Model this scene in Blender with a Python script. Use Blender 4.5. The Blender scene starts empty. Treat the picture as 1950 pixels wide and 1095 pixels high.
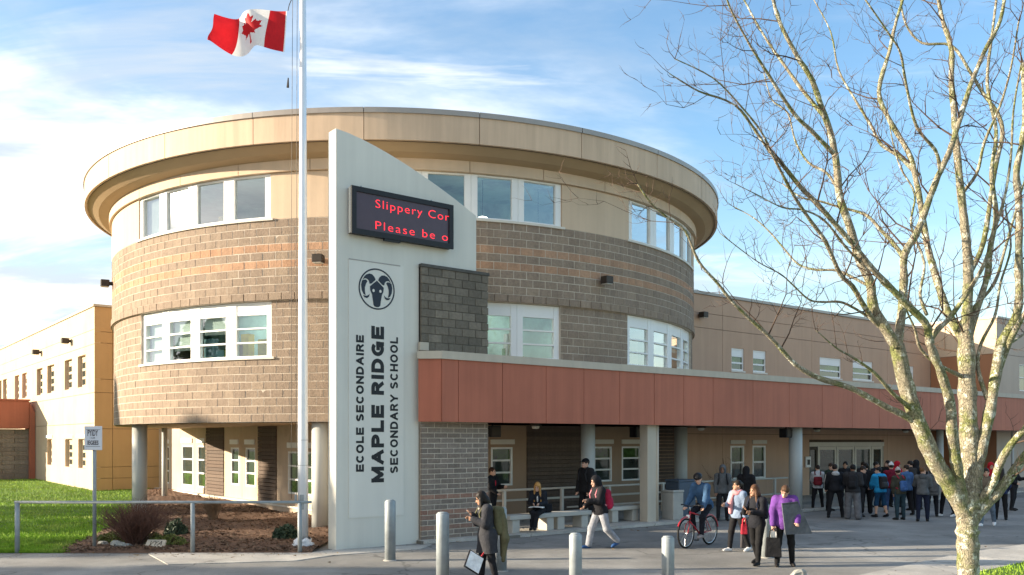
import bpy, bmesh, math, random
import numpy as np
from mathutils import Vector, Matrix
random.seed(7); RNG = np.random.default_rng(7)
scene = bpy.context.scene
COL = scene.collection
rad = math.radians

# ------------------------------------------------------------------ camera
F_PX, HORIZON, EYE = 1689.0, 838.0, 2.6          # focal length and horizon of the photograph (pixels of 1950), eye height
cam_d = bpy.data.cameras.new('camera'); cam = bpy.data.objects.new('camera', cam_d); COL.objects.link(cam)
cam.location = (0, 0, EYE); cam.rotation_euler = (rad(90), 0, 0)
cam_d.sensor_width = 36; cam_d.lens = 36*F_PX/1950; cam_d.shift_y = (HORIZON-547.5)/1950
cam_d.clip_start = .1; cam_d.clip_end = 3000
scene.camera = cam
# ------------------------------------------------------------------ world, sun, exposure
SUN_TO = Vector((-.992, -.07, 0)).normalized()*math.cos(rad(14)) + Vector((0, 0, math.sin(rad(14))))
SUN_AZ = math.atan2(SUN_TO.x, SUN_TO.y)
world = bpy.data.worlds.new('World'); scene.world = world; world.use_nodes = True
nt = world.node_tree; nt.nodes.clear()
def wn(t, **k):
    n = nt.nodes.new(t)
    for a, b in k.items(): setattr(n, a, b)
    return n
def wmath(op, a, b=None, c=None, clamp=False):
    n = wn('ShaderNodeMath', operation=op, use_clamp=clamp)
    for i, v in enumerate((a, b, c)):
        if v is None: continue
        if isinstance(v, (int, float)): n.inputs[i].default_value = v
        else: nt.links.new(v, n.inputs[i])
    return n.outputs[0]
sky = wn('ShaderNodeTexSky', sky_type='NISHITA'); sky.sun_disc = False
sky.sun_elevation = rad(14); sky.sun_rotation = SUN_AZ
sky.air_density = 1.25; sky.dust_density = .25; sky.ozone_density = 3.0; sky.altitude = 100
tc = wn('ShaderNodeTexCoord'); sep = wn('ShaderNodeSeparateXYZ'); nt.links.new(tc.outputs['Generated'], sep.inputs[0])
X, Y, Z = sep.outputs
zz = wmath('ADD', wmath('MAXIMUM', Z, 0.0), .16)
pc = wn('ShaderNodeCombineXYZ'); nt.links.new(wmath('DIVIDE', X, zz), pc.inputs[0]); nt.links.new(wmath('DIVIDE', Y, zz), pc.inputs[1])
def cloud(scale, stretch, rot, detail, lo, hi, off, dist=.4):
    m = wn('ShaderNodeMapping'); nt.links.new(pc.outputs[0], m.inputs[0])
    m.inputs['Rotation'].default_value = (0, 0, rad(rot)); m.inputs['Scale'].default_value = (1, stretch, 1); m.inputs['Location'].default_value = off
    n = wn('ShaderNodeTexNoise'); nt.links.new(m.outputs[0], n.inputs['Vector'])
    n.inputs['Scale'].default_value = scale; n.inputs['Detail'].default_value = detail; n.inputs['Roughness'].default_value = .58; n.inputs['Distortion'].default_value = dist
    return n.outputs[0], lo, hi
def ramp(v, lo, hi):
    r = wn('ShaderNodeMapRange', interpolation_type='SMOOTHSTEP'); nt.links.new(v, r.inputs[0])
    r.inputs[1].default_value = lo; r.inputs[2].default_value = hi
    return r.outputs[0]
side = wmath('MULTIPLY', X, -.36)                  # a cloud bank that thickens towards the west
c1 = ramp(wmath('ADD', cloud(.55, 1.6, 8, 9, 0, 0, (3.1, .7, 0))[0], side), .41, .72)
c2 = wmath('MULTIPLY', ramp(wmath('ADD', cloud(1.0, 3.2, 12, 12, 0, 0, (5.3, 2.2, 0), .9)[0], wmath('MULTIPLY', X, -.16)), .45, .74), .85)
low = wmath('MULTIPLY', ramp(Z, .30, .0), .5)     # thin veil towards the horizon
cov = wmath('MAXIMUM', wmath('MAXIMUM', c1, c2), low)
cov = wmath('MULTIPLY', cov, .93, clamp=True)
shade = cloud(1.3, 1.8, 15, 6, 0, 0, (1, 4, 0))[0]
ccol = wn('ShaderNodeMix', data_type='RGBA'); nt.links.new(ramp(shade, .40, .66), ccol.inputs[0])
ccol.inputs[6].default_value = (1.75, 1.92, 2.12, 1); ccol.inputs[7].default_value = (4.0, 3.85, 3.6, 1)
sat = wn('ShaderNodeHueSaturation'); nt.links.new(sky.outputs[0], sat.inputs['Color']); sat.inputs['Saturation'].default_value = 1.06; sat.inputs['Value'].default_value = .70
mixc = wn('ShaderNodeMix', data_type='RGBA'); nt.links.new(cov, mixc.inputs[0]); nt.links.new(sat.outputs[0], mixc.inputs[6]); nt.links.new(ccol.outputs[2], mixc.inputs[7])
bg = wn('ShaderNodeBackground'); bg.inputs['Strength'].default_value = .145
nt.links.new(mixc.outputs[2], bg.inputs['Color'])
wo = wn('ShaderNodeOutputWorld'); nt.links.new(bg.outputs[0], wo.inputs['Surface'])
sun_d = bpy.data.lights.new('sun', 'SUN'); sun_d.energy = 4.2; sun_d.angle = rad(.6); sun_d.color = (1, .85, .65)
sun = bpy.data.objects.new('sun', sun_d); COL.objects.link(sun)
sun.rotation_euler = (-SUN_TO).to_track_quat('-Z', 'Y').to_euler()
vs = scene.view_settings; vs.view_transform = 'Standard'; vs.look = 'None'; vs.gamma = 1; vs.exposure = 1.66; vs.use_curve_mapping = False
scene.render.engine = 'CYCLES'; scene.cycles.max_bounces = 6; scene.cycles.transparent_max_bounces = 12

# ------------------------------------------------------------------ helpers
def mat(name, col, rough=.8, var=.12, scale=3., bump=.0, bscale=60., metal=0., streak=0., spec=.3, col2=None, c2scale=1.2, c2lo=.5, c2hi=.65, coords='world', detail=5):
    m = bpy.data.materials.new(name); m.use_nodes = True; t = m.node_tree; n = t.nodes; L = t.links
    b = n['Principled BSDF']; b.inputs['Roughness'].default_value = rough; b.inputs['Metallic'].default_value = metal; b.inputs['Specular IOR Level'].default_value = spec
    if coords == 'world': g = n.new('ShaderNodeNewGeometry').outputs['Position']
    else: g = n.new('ShaderNodeTexCoord').outputs['Object']
    def noise(s, d=5, vec=None):
        q = n.new('ShaderNodeTexNoise'); q.inputs['Scale'].default_value = s; q.inputs['Detail'].default_value = d; q.inputs['Roughness'].default_value = .6
        L.new(vec or g, q.inputs['Vector']); return q.outputs[0]
    def mr(v, a, c, lo=.3, hi=.7):
        q = n.new('ShaderNodeMapRange'); L.new(v, q.inputs[0]); q.inputs[1].default_value = lo; q.inputs[2].default_value = hi; q.inputs[3].default_value = a; q.inputs[4].default_value = c; return q.outputs[0]
    base = None
    c = n.new('ShaderNodeRGB'); c.outputs[0].default_value = (*col, 1); base = c.outputs[0]
    if col2:
        x = n.new('ShaderNodeMix'); x.data_type = 'RGBA'; L.new(mr(noise(c2scale, 8), 0, 1, c2lo, c2hi), x.inputs[0]); L.new(base, x.inputs[6]); x.inputs[7].default_value = (*col2, 1); base = x.outputs[2]
    v = mr(noise(scale, detail), 1-var, 1+var)
    if streak:
        mp = n.new('ShaderNodeMapping'); mp.inputs['Scale'].default_value = (4, 4, .22); L.new(g, mp.inputs[0])
        s = mr(noise(1.0, 6, mp.outputs[0]), 1-streak, 1+streak*.5)
        k = n.new('ShaderNodeMath'); k.operation = 'MULTIPLY'; L.new(v, k.inputs[0]); L.new(s, k.inputs[1]); v = k.outputs[0]
    hs = n.new('ShaderNodeHueSaturation'); L.new(base, hs.inputs['Color']); L.new(v, hs.inputs['Value'])
    L.new(hs.outputs[0], b.inputs['Base Color'])
    if bump:
        bp = n.new('ShaderNodeBump'); bp.inputs['Strength'].default_value = bump; bp.inputs['Distance'].default_value = .02
        L.new(noise(bscale, 6), bp.inputs['Height']); L.new(bp.outputs[0], b.inputs['Normal'])
    m['hs'] = hs.name
    return m
def brick_mat(name, colors, attr=False, bump=.9, rough=.9):
    m = mat(name, colors[0], rough, .16, 14., bump, 38., streak=.16); t = m.node_tree; n = t.nodes; L = t.links
    hs = n[m['hs']]
    r = n.new('ShaderNodeValToRGB'); r.color_ramp.interpolation = 'LINEAR'
    els = r.color_ramp.elements
    while len(els) < len(colors): els.new(.5)
    for i, c in enumerate(colors): els[i].position = i/(len(colors)-1); els[i].color = (*c, 1)
    if attr: a = n.new('ShaderNodeAttribute'); a.attribute_name = 'tint'; src = a.outputs['Fac']
    else: src = n.new('ShaderNodeObjectInfo').outputs['Random']
    L.new(src, r.inputs[0]); L.new(r.outputs[0], hs.inputs['Color'])
    return m
def glass_mat(name, tint, refl=.12, rough=.02):
    m = bpy.data.materials.new(name); m.use_nodes = True; t = m.node_tree; n = t.nodes; L = t.links; n.remove(n['Principled BSDF'])
    tr = n.new('ShaderNodeBsdfTransparent'); tr.inputs[0].default_value = (*tint, 1)
    gl = n.new('ShaderNodeBsdfGlossy'); gl.inputs['Roughness'].default_value = rough; gl.inputs[0].default_value = (.95, .97, 1, 1)
    lw = n.new('ShaderNodeLayerWeight'); lw.inputs[0].default_value = .5
    mr = n.new('ShaderNodeMapRange'); L.new(lw.outputs['Facing'], mr.inputs[0]); mr.inputs[1].default_value = 0; mr.inputs[2].default_value = 1; mr.inputs[3].default_value = refl; mr.inputs[4].default_value = min(1, refl+.7)
    mx = n.new('ShaderNodeMixShader'); L.new(mr.outputs[0], mx.inputs[0]); L.new(tr.outputs[0], mx.inputs[1]); L.new(gl.outputs[0], mx.inputs[2])
    L.new(mx.outputs[0], n['Material Output'].inputs[0]); return m
def emit_mat(name, col, s):
    m = bpy.data.materials.new(name); m.use_nodes = True; b = m.node_tree.nodes['Principled BSDF']
    b.inputs['Base Color'].default_value = (*col, 1); b.inputs['Emission Color'].default_value = (*col, 1); b.inputs['Emission Strength'].default_value = s; return m

def link(o, parent=None):
    COL.objects.link(o)
    if parent is not None: o.parent = parent
    return o
def mesh_data(name, v, f, m=None, smooth=False):
    me = bpy.data.meshes.new(name); me.from_pydata([tuple(p) for p in v], [], [tuple(q) for q in f]); me.update()
    if smooth: me.polygons.foreach_set('use_smooth', [True]*len(me.polygons))
    if m: me.materials.append(m)
    return me
def obj(name, v, f, m, parent=None, smooth=False):
    return link(bpy.data.objects.new(name, mesh_data(name, v, f, m, smooth)), parent)
def tag(o, label=None, cat=None, group=None, kind=None):
    if label: o['label'] = label
    if cat: o['category'] = cat
    if group: o['group'] = group
    if kind: o['kind'] = kind
    return o
def thing(name, label, cat, loc=(0, 0, 0), rz=0, group=None):
    o = link(bpy.data.objects.new(name, None)); o.location = loc; o.rotation_euler = (0, 0, rz); o.empty_display_size = .2
    return tag(o, label, cat, group)
class MB:
    def __init__(s): s.v = []; s.f = []
    def quad(s, a, b, c, d): i = len(s.v); s.v += [a, b, c, d]; s.f.append((i, i+1, i+2, i+3)); return s
    def hexa(s, p):      # p: 8 corners, 0-3 bottom ring, 4-7 top ring
        i = len(s.v); s.v += [tuple(q) for q in p]
        s.f += [(i+3, i+2, i+1, i), (i+4, i+5, i+6, i+7), (i, i+1, i+5, i+4), (i+1, i+2, i+6, i+5), (i+2, i+3, i+7, i+6), (i+3, i, i+4, i+7)]; return s
    def mbox(s, mp, s0, s1, d0, d1, z0, z1):
        return s.hexa([mp(s0, d0, z0), mp(s1, d0, z0), mp(s1, d1, z0), mp(s0, d1, z0), mp(s0, d0, z1), mp(s1, d0, z1), mp(s1, d1, z1), mp(s0, d1, z1)])
    def box(s, x0, x1, y0, y1, z0, z1): return s.mbox(lambda a, b, c: (a, b, c), x0, x1, y0, y1, z0, z1)
    def tube(s, pts, rs, n=8, cap=True):
        pts = [Vector(p) for p in pts]
        if isinstance(rs, (int, float)): rs = [rs]*len(pts)
        base = len(s.v); up = None
        for i, p in enumerate(pts):
            d = (pts[min(i+1, len(pts)-1)]-pts[max(i-1, 0)])
            if d.length < 1e-7: d = Vector((0, 0, 1))
            d.normalize()
            if up is None: up = d.orthogonal().normalized()
            up = (up-d*up.dot(d))
            if up.length < 1e-5: up = d.orthogonal()
            up.normalize(); w = d.cross(up)
            for k in range(n):
                a = 2*math.pi*k/n; s.v.append(tuple(p+(up*math.cos(a)+w*math.sin(a))*rs[i]))
        for i in range(len(pts)-1):
            for k in range(n):
                a = base+i*n+k; b = base+i*n+(k+1) % n; s.f.append((a, b, b+n, a+n))
        if cap:
            s.f.append(tuple(base+k for k in range(n))[::-1]); e = base+(len(pts)-1)*n; s.f.append(tuple(e+k for k in range(n)))
        return s
    def torus(s, c, ax, R, r, n=28, m=8):
        ax = Vector(ax).normalized(); u = ax.orthogonal().normalized(); w = ax.cross(u); c = Vector(c); b = len(s.v)
        for i in range(n):
            a = 2*math.pi*i/n; e = u*math.cos(a)+w*math.sin(a)
            for j in range(m):
                q = 2*math.pi*j/m; s.v.append(tuple(c+e*(R+r*math.cos(q))+ax*(r*math.sin(q))))
        for i in range(n):
            for j in range(m): s.f.append((b+i*m+j, b+((i+1) % n)*m+j, b+((i+1) % n)*m+(j+1) % m, b+i*m+(j+1) % m))
        return s
    def sphere(s, c, r, n=12, m=8):
        if isinstance(r, (int, float)): r = (r, r, r)
        b = len(s.v); s.v.append((c[0], c[1], c[2]-r[2]))
        for i in range(1, m):
            t = -math.pi/2+math.pi*i/m
            for k in range(n):
                a = 2*math.pi*k/n; s.v.append((c[0]+r[0]*math.cos(t)*math.cos(a), c[1]+r[1]*math.cos(t)*math.sin(a), c[2]+r[2]*math.sin(t)))
        s.v.append((c[0], c[1], c[2]+r[2])); top = len(s.v)-1
        for k in range(n): s.f.append((b, b+1+(k+1) % n, b+1+k)); s.f.append((top, top-n+k, top-n+(k+1) % n))
        for i in range(m-2):
            for k in range(n): a = b+1+i*n+k; e = b+1+i*n+(k+1) % n; s.f.append((a, e, e+n, a+n))
        return s
    def lathe(s, prof, n=24, c=(0, 0)):
        b = len(s.v)
        for r, z in prof:
            for k in range(n): a = 2*math.pi*k/n; s.v.append((c[0]+r*math.cos(a), c[1]+r*math.sin(a), z))
        for i in range(len(prof)-1):
            for k in range(n): a = b+i*n+k; e = b+i*n+(k+1) % n; s.f.append((a, e, e+n, a+n))
        s.f.append(tuple(b+k for k in range(n))[::-1]); e = b+(len(prof)-1)*n; s.f.append(tuple(e+k for k in range(n)))
        return s
    def prism(s, poly, mp, d0, d1):   # poly of (s,z), extruded between d0 and d1 (d1 outward)
        n = len(poly); b = len(s.v)
        s.v += [tuple(mp(p[0], d0, p[1])) for p in poly]+[tuple(mp(p[0], d1, p[1])) for p in poly]
        s.f.append(tuple(range(b, b+n))[::-1]); s.f.append(tuple(range(b+n, b+2*n)))
        for i in range(n): j = (i+1) % n; s.f.append((b+i, b+j, b+n+j, b+n+i))
        return s
    def build(s, name, m, parent=None, smooth=False): return obj(name, s.v, s.f, m, parent, smooth)
def bevel(o, w=.02, seg=2, ang=40):
    bm = bmesh.new(); bm.from_mesh(o.data); bmesh.ops.recalc_face_normals(bm, faces=bm.faces)
    es = [e for e in bm.edges if len(e.link_faces) == 2 and e.calc_face_angle(0) > rad(ang)]
    bmesh.ops.bevel(bm, geom=es, offset=w, segments=seg, profile=.5, affect='EDGES', clamp_overlap=True)
    bm.to_mesh(o.data); bm.free(); return o
def cells(xs, zs, mask, mp, d, thick, back=False):
    """A slab of cells (front face at d, rims back to d-thick); mask(i,j) False leaves a hole."""
    mb = MB(); ok = {(i, j): mask(i, j) for i in range(len(xs)-1) for j in range(len(zs)-1)}
    for (i, j), o in ok.items():
        if not o: continue
        a, b, c, e = xs[i], xs[i+1], zs[j], zs[j+1]
        mb.quad(mp(a, d, c), mp(b, d, c), mp(b, d, e), mp(a, d, e))
        k = d-thick
        if back: mb.quad(mp(b, k, c), mp(a, k, c), mp(a, k, e), mp(b, k, e))
        if not ok.get((i-1, j)): mb.quad(mp(a, k, c), mp(a, d, c), mp(a, d, e), mp(a, k, e))
        if not ok.get((i+1, j)): mb.quad(mp(b, d, c), mp(b, k, c), mp(b, k, e), mp(b, d, e))
        if not ok.get((i, j-1)): mb.quad(mp(a, k, c), mp(b, k, c), mp(b, d, c), mp(a, d, c))
        if not ok.get((i, j+1)): mb.quad(mp(a, d, e), mp(b, d, e), mp(b, k, e), mp(a, k, e))
    return mb
def brk(lo, hi, extra, step=None):
    r = {lo, hi} | {e for e in extra if lo < e < hi}
    if step:
        x = lo
        while x < hi: r.add(x); x += step
    r = sorted(r); out = [r[0]]
    for x in r[1:]:
        if x-out[-1] > 1e-4: out.append(x)
    return out
def panel(mp, s0, s1, z0, z1, holes, m, parent, name='panel', thick=.14, d=0, gap=.009):
    s0 += gap; s1 -= gap; z0 += gap; z1 -= gap
    xs = brk(s0, s1, [h[0] for h in holes]+[h[1] for h in holes]); zs = brk(z0, z1, [h[2] for h in holes]+[h[3] for h in holes])
    def msk(i, j):
        x = (xs[i]+xs[i+1])/2; z = (zs[j]+zs[j+1])/2
        return not any(h[0] < x < h[1] and h[2] < z < h[3] for h in holes)
    return cells(xs, zs, msk, mp, d, thick).build(name, m, parent)

# frame of the school: s runs along the front (to the right and away), d outwards from the pylon's face
TH = rad(38.5); U = Vector((math.cos(TH), math.sin(TH), 0)); N = Vector((math.sin(TH), -math.cos(TH), 0)); O = Vector((-4.15, 20.9, 0))
def fr(s, d, z): return O+U*s+N*d+Vector((0, 0, z))
def fmap(d0): return lambda s, d, z: fr(s, d0+d, z)                    # walls that face the plaza
def vmap(s0): return lambda a, d, z: fr(s0-d, -a, z)                   # walls that face the lawn (a runs away from the plaza)
def s_at(px, d):   # where on the plane d the photograph's column px lies
    t = (px-975)/F_PX; p = O+N*d
    return (t*p.y-p.x)/(U.x-t*U.y)
def a_at(px, s0):
    t = (px-975)/F_PX; p = O+U*s0
    return (t*p.y-p.x)/(-N.x+t*N.y)
def gp(px, py, z=0):
    y = F_PX*(EYE-z)/(py-HORIZON); return Vector(((px-975)/F_PX*y, y, z))
def zat(py, y): return EYE+(HORIZON-py)/F_PX*y
def xat(px, y): return (px-975)/F_PX*y
# ------------------------------------------------------------------ materials
TAN = mat('stucco_tan', (.61, .465, .33), .85, .05, .7, .25, 90, streak=.07)
TANF = mat('fascia_tan', (.60, .445, .31), .7, .06, .5, .1, 90, streak=.15)
LWALL = mat('stucco_cream', (.58, .45, .33), .85, .06, .6, .25, 90, streak=.07, col2=(.54, .405, .285), c2scale=.5)
OCHRE = mat('stucco_ochre', (.52, .33, .155), .85, .05, .6, .25, 90, streak=.05)
BROWN = mat('stucco_brown', (.52, .345, .24), .85, .05, .6, .25, 90, streak=.07)
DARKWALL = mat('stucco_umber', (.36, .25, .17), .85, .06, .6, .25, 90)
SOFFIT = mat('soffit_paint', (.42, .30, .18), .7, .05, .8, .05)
CAPM = mat('roof_flashing', (.34, .31, .28), .45, .06, 1., .0, metal=.3)
COPING = mat('coping_stucco', (.52, .46, .37), .8, .06, 1.2, .2, 70, streak=.08)
RED = mat('canopy_panel', (.44, .14, .082), .6, .10, .45, .10, 3., streak=.13, spec=.3)
CORE = mat('joint_shadow_gap', (.10, .075, .055), .95, .1)
MORTAR = mat('mortar', (.55, .475, .385), .95, .12, 8., .4, 90)
BR_A = brick_mat('block_taupe', [(.265, .20, .15), (.305, .232, .172), (.28, .212, .16), (.33, .252, .185)])
BR_O = brick_mat('block_orange', [(.40, .235, .145), (.45, .275, .175), (.37, .225, .145)])
BRT_A = brick_mat('block_taupe_course', [(.265, .20, .15), (.305, .232, .172), (.28, .212, .16), (.33, .252, .185)], True)
BRT_O = brick_mat('block_orange_course', [(.40, .235, .145), (.45, .275, .175), (.37, .225, .145)], True)
BR_P = brick_mat('brick_greybrown', [(.23, .185, .15), (.28, .23, .19), (.21, .17, .14), (.26, .205, .165)])
BR_R = brick_mat('brick_reddish', [(.30, .165, .12), (.36, .21, .15), (.26, .17, .13)])
BR_D = brick_mat('stone_dark', [(.175, .15, .115), (.21, .18, .14), (.145, .125, .098), (.24, .205, .16)], bump=1.0)
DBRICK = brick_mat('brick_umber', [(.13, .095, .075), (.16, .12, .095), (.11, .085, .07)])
WHITE = mat('white_frame', (.80, .80, .78), .45, .02, 2., 0)
OFFW = mat('pale_trim', (.66, .62, .54), .7, .05, 2., .1)
CONC = mat('concrete_pale', (.46, .44, .39), .85, .10, 1.3, .35, 70, col2=(.38, .365, .33), c2scale=.8)
PYL = mat('pylon_paint', (.66, .64, .565), .6, .04, .5, .06, 120, streak=.055)
PYL2 = mat('pylon_panel_paint', (.70, .68, .61), .55, .03, .5, .03, 120, streak=.045)
INK = mat('letter_black', (.015, .017, .02), .5, .05)
NAVY = mat('emblem_navy', (.022, .03, .045), .5, .05)
GLASS = glass_mat('window_glass', (.80, .92, .90), .07)
GLASSU = glass_mat('window_glass_clear', (.60, .68, .70), .12)
GLASSD = mat('dark_window_glass', (.035, .05, .045), .04, .3, 2.5, 0, spec=.9)
GLASSG = mat('green_window_glass', (.05, .10, .03), .05, .5, 5., 0, spec=.8, col2=(.02, .02, .02), c2scale=2.5)
BLIND = mat('blind_fabric', (.62, .62, .58), .8, .05, 3.)
ROOMW = mat('interior_paint', (.50, .68, .63), .8, .2, 1.0, col2=(.32, .40, .40), c2scale=.7)
COLUMN = mat('column_paint', (.48, .49, .465), .55, .05, 1.5, .06, 60, streak=.08)
STEEL = mat('galvanised_steel', (.29, .32, .33), .5, .16, 5., .05, 60, metal=.2)
POLE = mat('pole_aluminium', (.72, .74, .77), .35, .04, 1.5, 0, metal=.25, spec=.5)
BLACK = mat('black_metal', (.018, .018, .02), .5, .1, 5.)
BRONZE = mat('bronze_metal', (.05, .04, .032), .5, .1, 5., metal=.3)
LAMPG = emit_mat('lamp_globe', (1., .93, .78), 3.0); TUBE = emit_mat('ceiling_light_panel', (1., .97, .92), 4.0)
ASPH = mat('asphalt', (.22, .214, .20), .9, .12, .35, .6, 160, col2=(.31, .302, .282), c2scale=.16, c2lo=.46, c2hi=.62)
PAVE = mat('paving_concrete', (.46, .435, .39), .9, .08, .6, .35, 120, col2=(.32, .31, .29), c2scale=.35)
LAWN = mat('lawn_soil', (.08, .16, .02), .95, .2, 2., .6, 30)
GRASS = mat('grass_blade', (.22, .36, .03), .7, .38, 1.2, 0, col2=(.28, .36, .06), c2scale=.8, spec=.2)
MULCH = mat('bark_mulch', (.15, .09, .06), .95, .3, 9., 1., 40, col2=(.15, .09, .06), c2scale=2.)
CHIP = brick_mat('bark_chip', [(.09, .05, .032), (.17, .10, .062), (.06, .038, .027), (.24, .17, .11)], True, .3)

def asphalt_wear(m):      # hairline cracks, old repairs, gum spots
    n = m.node_tree.nodes; L = m.node_tree.links; hs = n[m['hs']]; src = hs.inputs['Value'].links[0].from_socket; gpos = n.new('ShaderNodeNewGeometry').outputs['Position']
    wob = n.new('ShaderNodeTexNoise'); wob.inputs['Scale'].default_value = 1.3; wob.inputs['Detail'].default_value = 5; L.new(gpos, wob.inputs['Vector'])
    ad = n.new('ShaderNodeVectorMath'); ad.operation = 'MULTIPLY_ADD'; L.new(wob.outputs['Color'], ad.inputs[0]); ad.inputs[1].default_value = (1.4, 1.4, 0); L.new(gpos, ad.inputs[2])
    def fac(node, out, lo, hi, a, b):
        q = n.new('ShaderNodeMapRange'); L.new(node.outputs[out], q.inputs[0]); q.inputs[1].default_value = lo; q.inputs[2].default_value = hi; q.inputs[3].default_value = a; q.inputs[4].default_value = b; return q.outputs[0]
    vo = n.new('ShaderNodeTexVoronoi'); vo.feature = 'DISTANCE_TO_EDGE'; vo.inputs['Scale'].default_value = .22; L.new(ad.outputs[0], vo.inputs['Vector']); f1 = fac(vo, 'Distance', .0, .008, .55, 1)
    gm = n.new('ShaderNodeTexVoronoi'); gm.inputs['Scale'].default_value = 1.7; L.new(gpos, gm.inputs['Vector']); f2 = fac(gm, 'Distance', .035, .05, .72, 1)
    st = n.new('ShaderNodeTexNoise'); st.inputs['Scale'].default_value = .5; st.inputs['Detail'].default_value = 9; st.inputs['Roughness'].default_value = .7; L.new(gpos, st.inputs['Vector']); f3 = fac(st, 0, .36, .64, .80, 1.16)
    gr_ = n.new('ShaderNodeTexNoise'); gr_.inputs['Scale'].default_value = 55; gr_.inputs['Detail'].default_value = 4; L.new(gpos, gr_.inputs['Vector']); f4 = fac(gr_, 0, .3, .7, .8, 1.2)
    v = src
    for f in (f1, f2, f3, f4):
        k = n.new('ShaderNodeMath'); k.operation = 'MULTIPLY'; L.new(v, k.inputs[0]); L.new(f, k.inputs[1]); v = k.outputs[0]
    L.new(v, hs.inputs['Value'])
asphalt_wear(ASPH); asphalt_wear(PAVE)
# ------------------------------------------------------------------ ground
def rise(x, y):     # the lawn climbs gently towards the left wing
    return max(0, min(1, (y-20.3)/20))**1.1*.36+max(0, min(1, (y-42)/25))*.25
def sheet(name, poly, z, m, **k): return tag(obj(name, [(p[0], p[1], z) for p in poly], [tuple(range(len(poly)))], m), kind='structure', **k)
sheet('asphalt_plaza', [(-400, -60), (400, -60), (400, 700), (-400, 700)], 0, ASPH)
LB = [(-10.3, 20.35), (-10.9, 23), (-11.6, 26), (-12.6, 29.5), (-14.5, 34), (-16.5, 40.5), (-19, 50)]     # edge between lawn and planting bed
def lbx(y):
    for (x0, y0), (x1, y1) in zip(LB, LB[1:]):
        if y <= y1: return x0+(x1-x0)*(y-y0)/(y1-y0)
    return LB[-1][0]
def grid_sheet(name, x0f, x1f, ys, nx, m, bumpy=0, off=.012):
    v = []; f = []
    for j, y in enumerate(ys):
        a, b = x0f(y), x1f(y)
        for i in range(nx+1):
            x = a+(b-a)*i/nx; z = rise(x, y)+off
            if bumpy and 0 < j: z += bumpy*(.5+.5*math.sin(x*1.7+y*.8)*math.cos(y*1.3-x*.6))+RNG.normal(0, bumpy*.12)
            v.append((x, y, z))
    for j in range(len(ys)-1):
        for i in range(nx): k = j*(nx+1)+i; f.append((k, k+1, k+nx+2, k+nx+1))
    return tag(obj(name, v, f, m, smooth=True), kind='structure')
ysl = [20.35+i*.5 for i in range(60)]+[50.5+i*4 for i in range(25)]
grid_sheet('lawn', lambda y: -120, lbx, ysl, 60, LAWN, .02)
ysm = [20.35+i*.22 for i in range(95)]
def mulch_right(y):      # the planting bed runs up to the pylon and to the ground-floor wall
    if y < 27.3: return -4.6
    return min(-4.6, fr(2.95, 0, 0).x-(y-fr(2.95, 0, 0).y)*math.tan(TH))
grid_sheet('planting_bed', lbx, mulch_right, ysm, 50, MULCH, .10)
def bed_z(x, y): return rise(x, y)+.012+.10*(.5+.5*math.sin(x*1.7+y*.8)*math.cos(y*1.3-x*.6))
def tri_stuff(name, pts, m, label, cat, tints=None):
    v = np.concatenate(pts).reshape(-1, 3); n = len(v)//3
    me = bpy.data.meshes.new(name); me.vertices.add(len(v)); me.vertices.foreach_set('co', v.astype(np.float32).ravel())
    me.loops.add(len(v)); me.loops.foreach_set('vertex_index', np.arange(len(v), dtype=np.int32))
    me.polygons.add(n); me.polygons.foreach_set('loop_start', np.arange(0, len(v), 3, dtype=np.int32)); me.polygons.foreach_set('loop_total', np.full(n, 3, np.int32))
    me.update(); me.validate(); me.materials.append(m)
    if tints is not None:
        a = me.attributes.new('tint', 'FLOAT', 'FACE'); a.data.foreach_set('value', np.asarray(tints, np.float32))
    return tag(link(bpy.data.objects.new(name, me)), label, cat, kind='stuff')
def blades(xy, zf, h0, h1, w):
    out = []
    for x, y in xy:
        z = zf(x, y); a = random.uniform(0, 6.28); h = random.uniform(h0, h1); lx, ly = random.gauss(0, .4)*h, random.gauss(0, .4)*h
        dx, dy = math.cos(a)*w, math.sin(a)*w
        out.append(np.array([(x-dx, y-dy, z-.01), (x+dx, y+dy, z-.01), (x+lx, y+ly, z+h)]))
    return out
pts = []
while len(pts) < 52000:
    y = 20.4+random.random()**1.8*32; x = random.uniform(-.6*y-1, lbx(y)+.15*random.random())
    if y > 38.5 and x > fr(.17, -(y-20)*1.0, 0).x+4: continue
    pts.append((x, y))
tri_stuff('lawn_grass', blades(pts, lambda x, y: rise(x, y)+.012, .04, .10, .012), GRASS, 'short green grass of the lawn left of the planting bed', 'grass')
pts = []; tn = []
for i in range(9000):
    y = 20.4+random.random()**1.5*12; x = random.uniform(lbx(y)-.1, mulch_right(y)); z = bed_z(x, y)+.012
    c = np.array((x, y, z)); r = random.uniform(.015, .045)
    pts.append(np.array([c+RNG.normal(0, r, 3)*(1, 1, .5) for _ in range(3)])); tn.append(random.random())
tri_stuff('bark_mulch_chips', pts, CHIP, 'loose brown bark chips scattered over the planting bed', 'bark mulch', tn)
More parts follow.
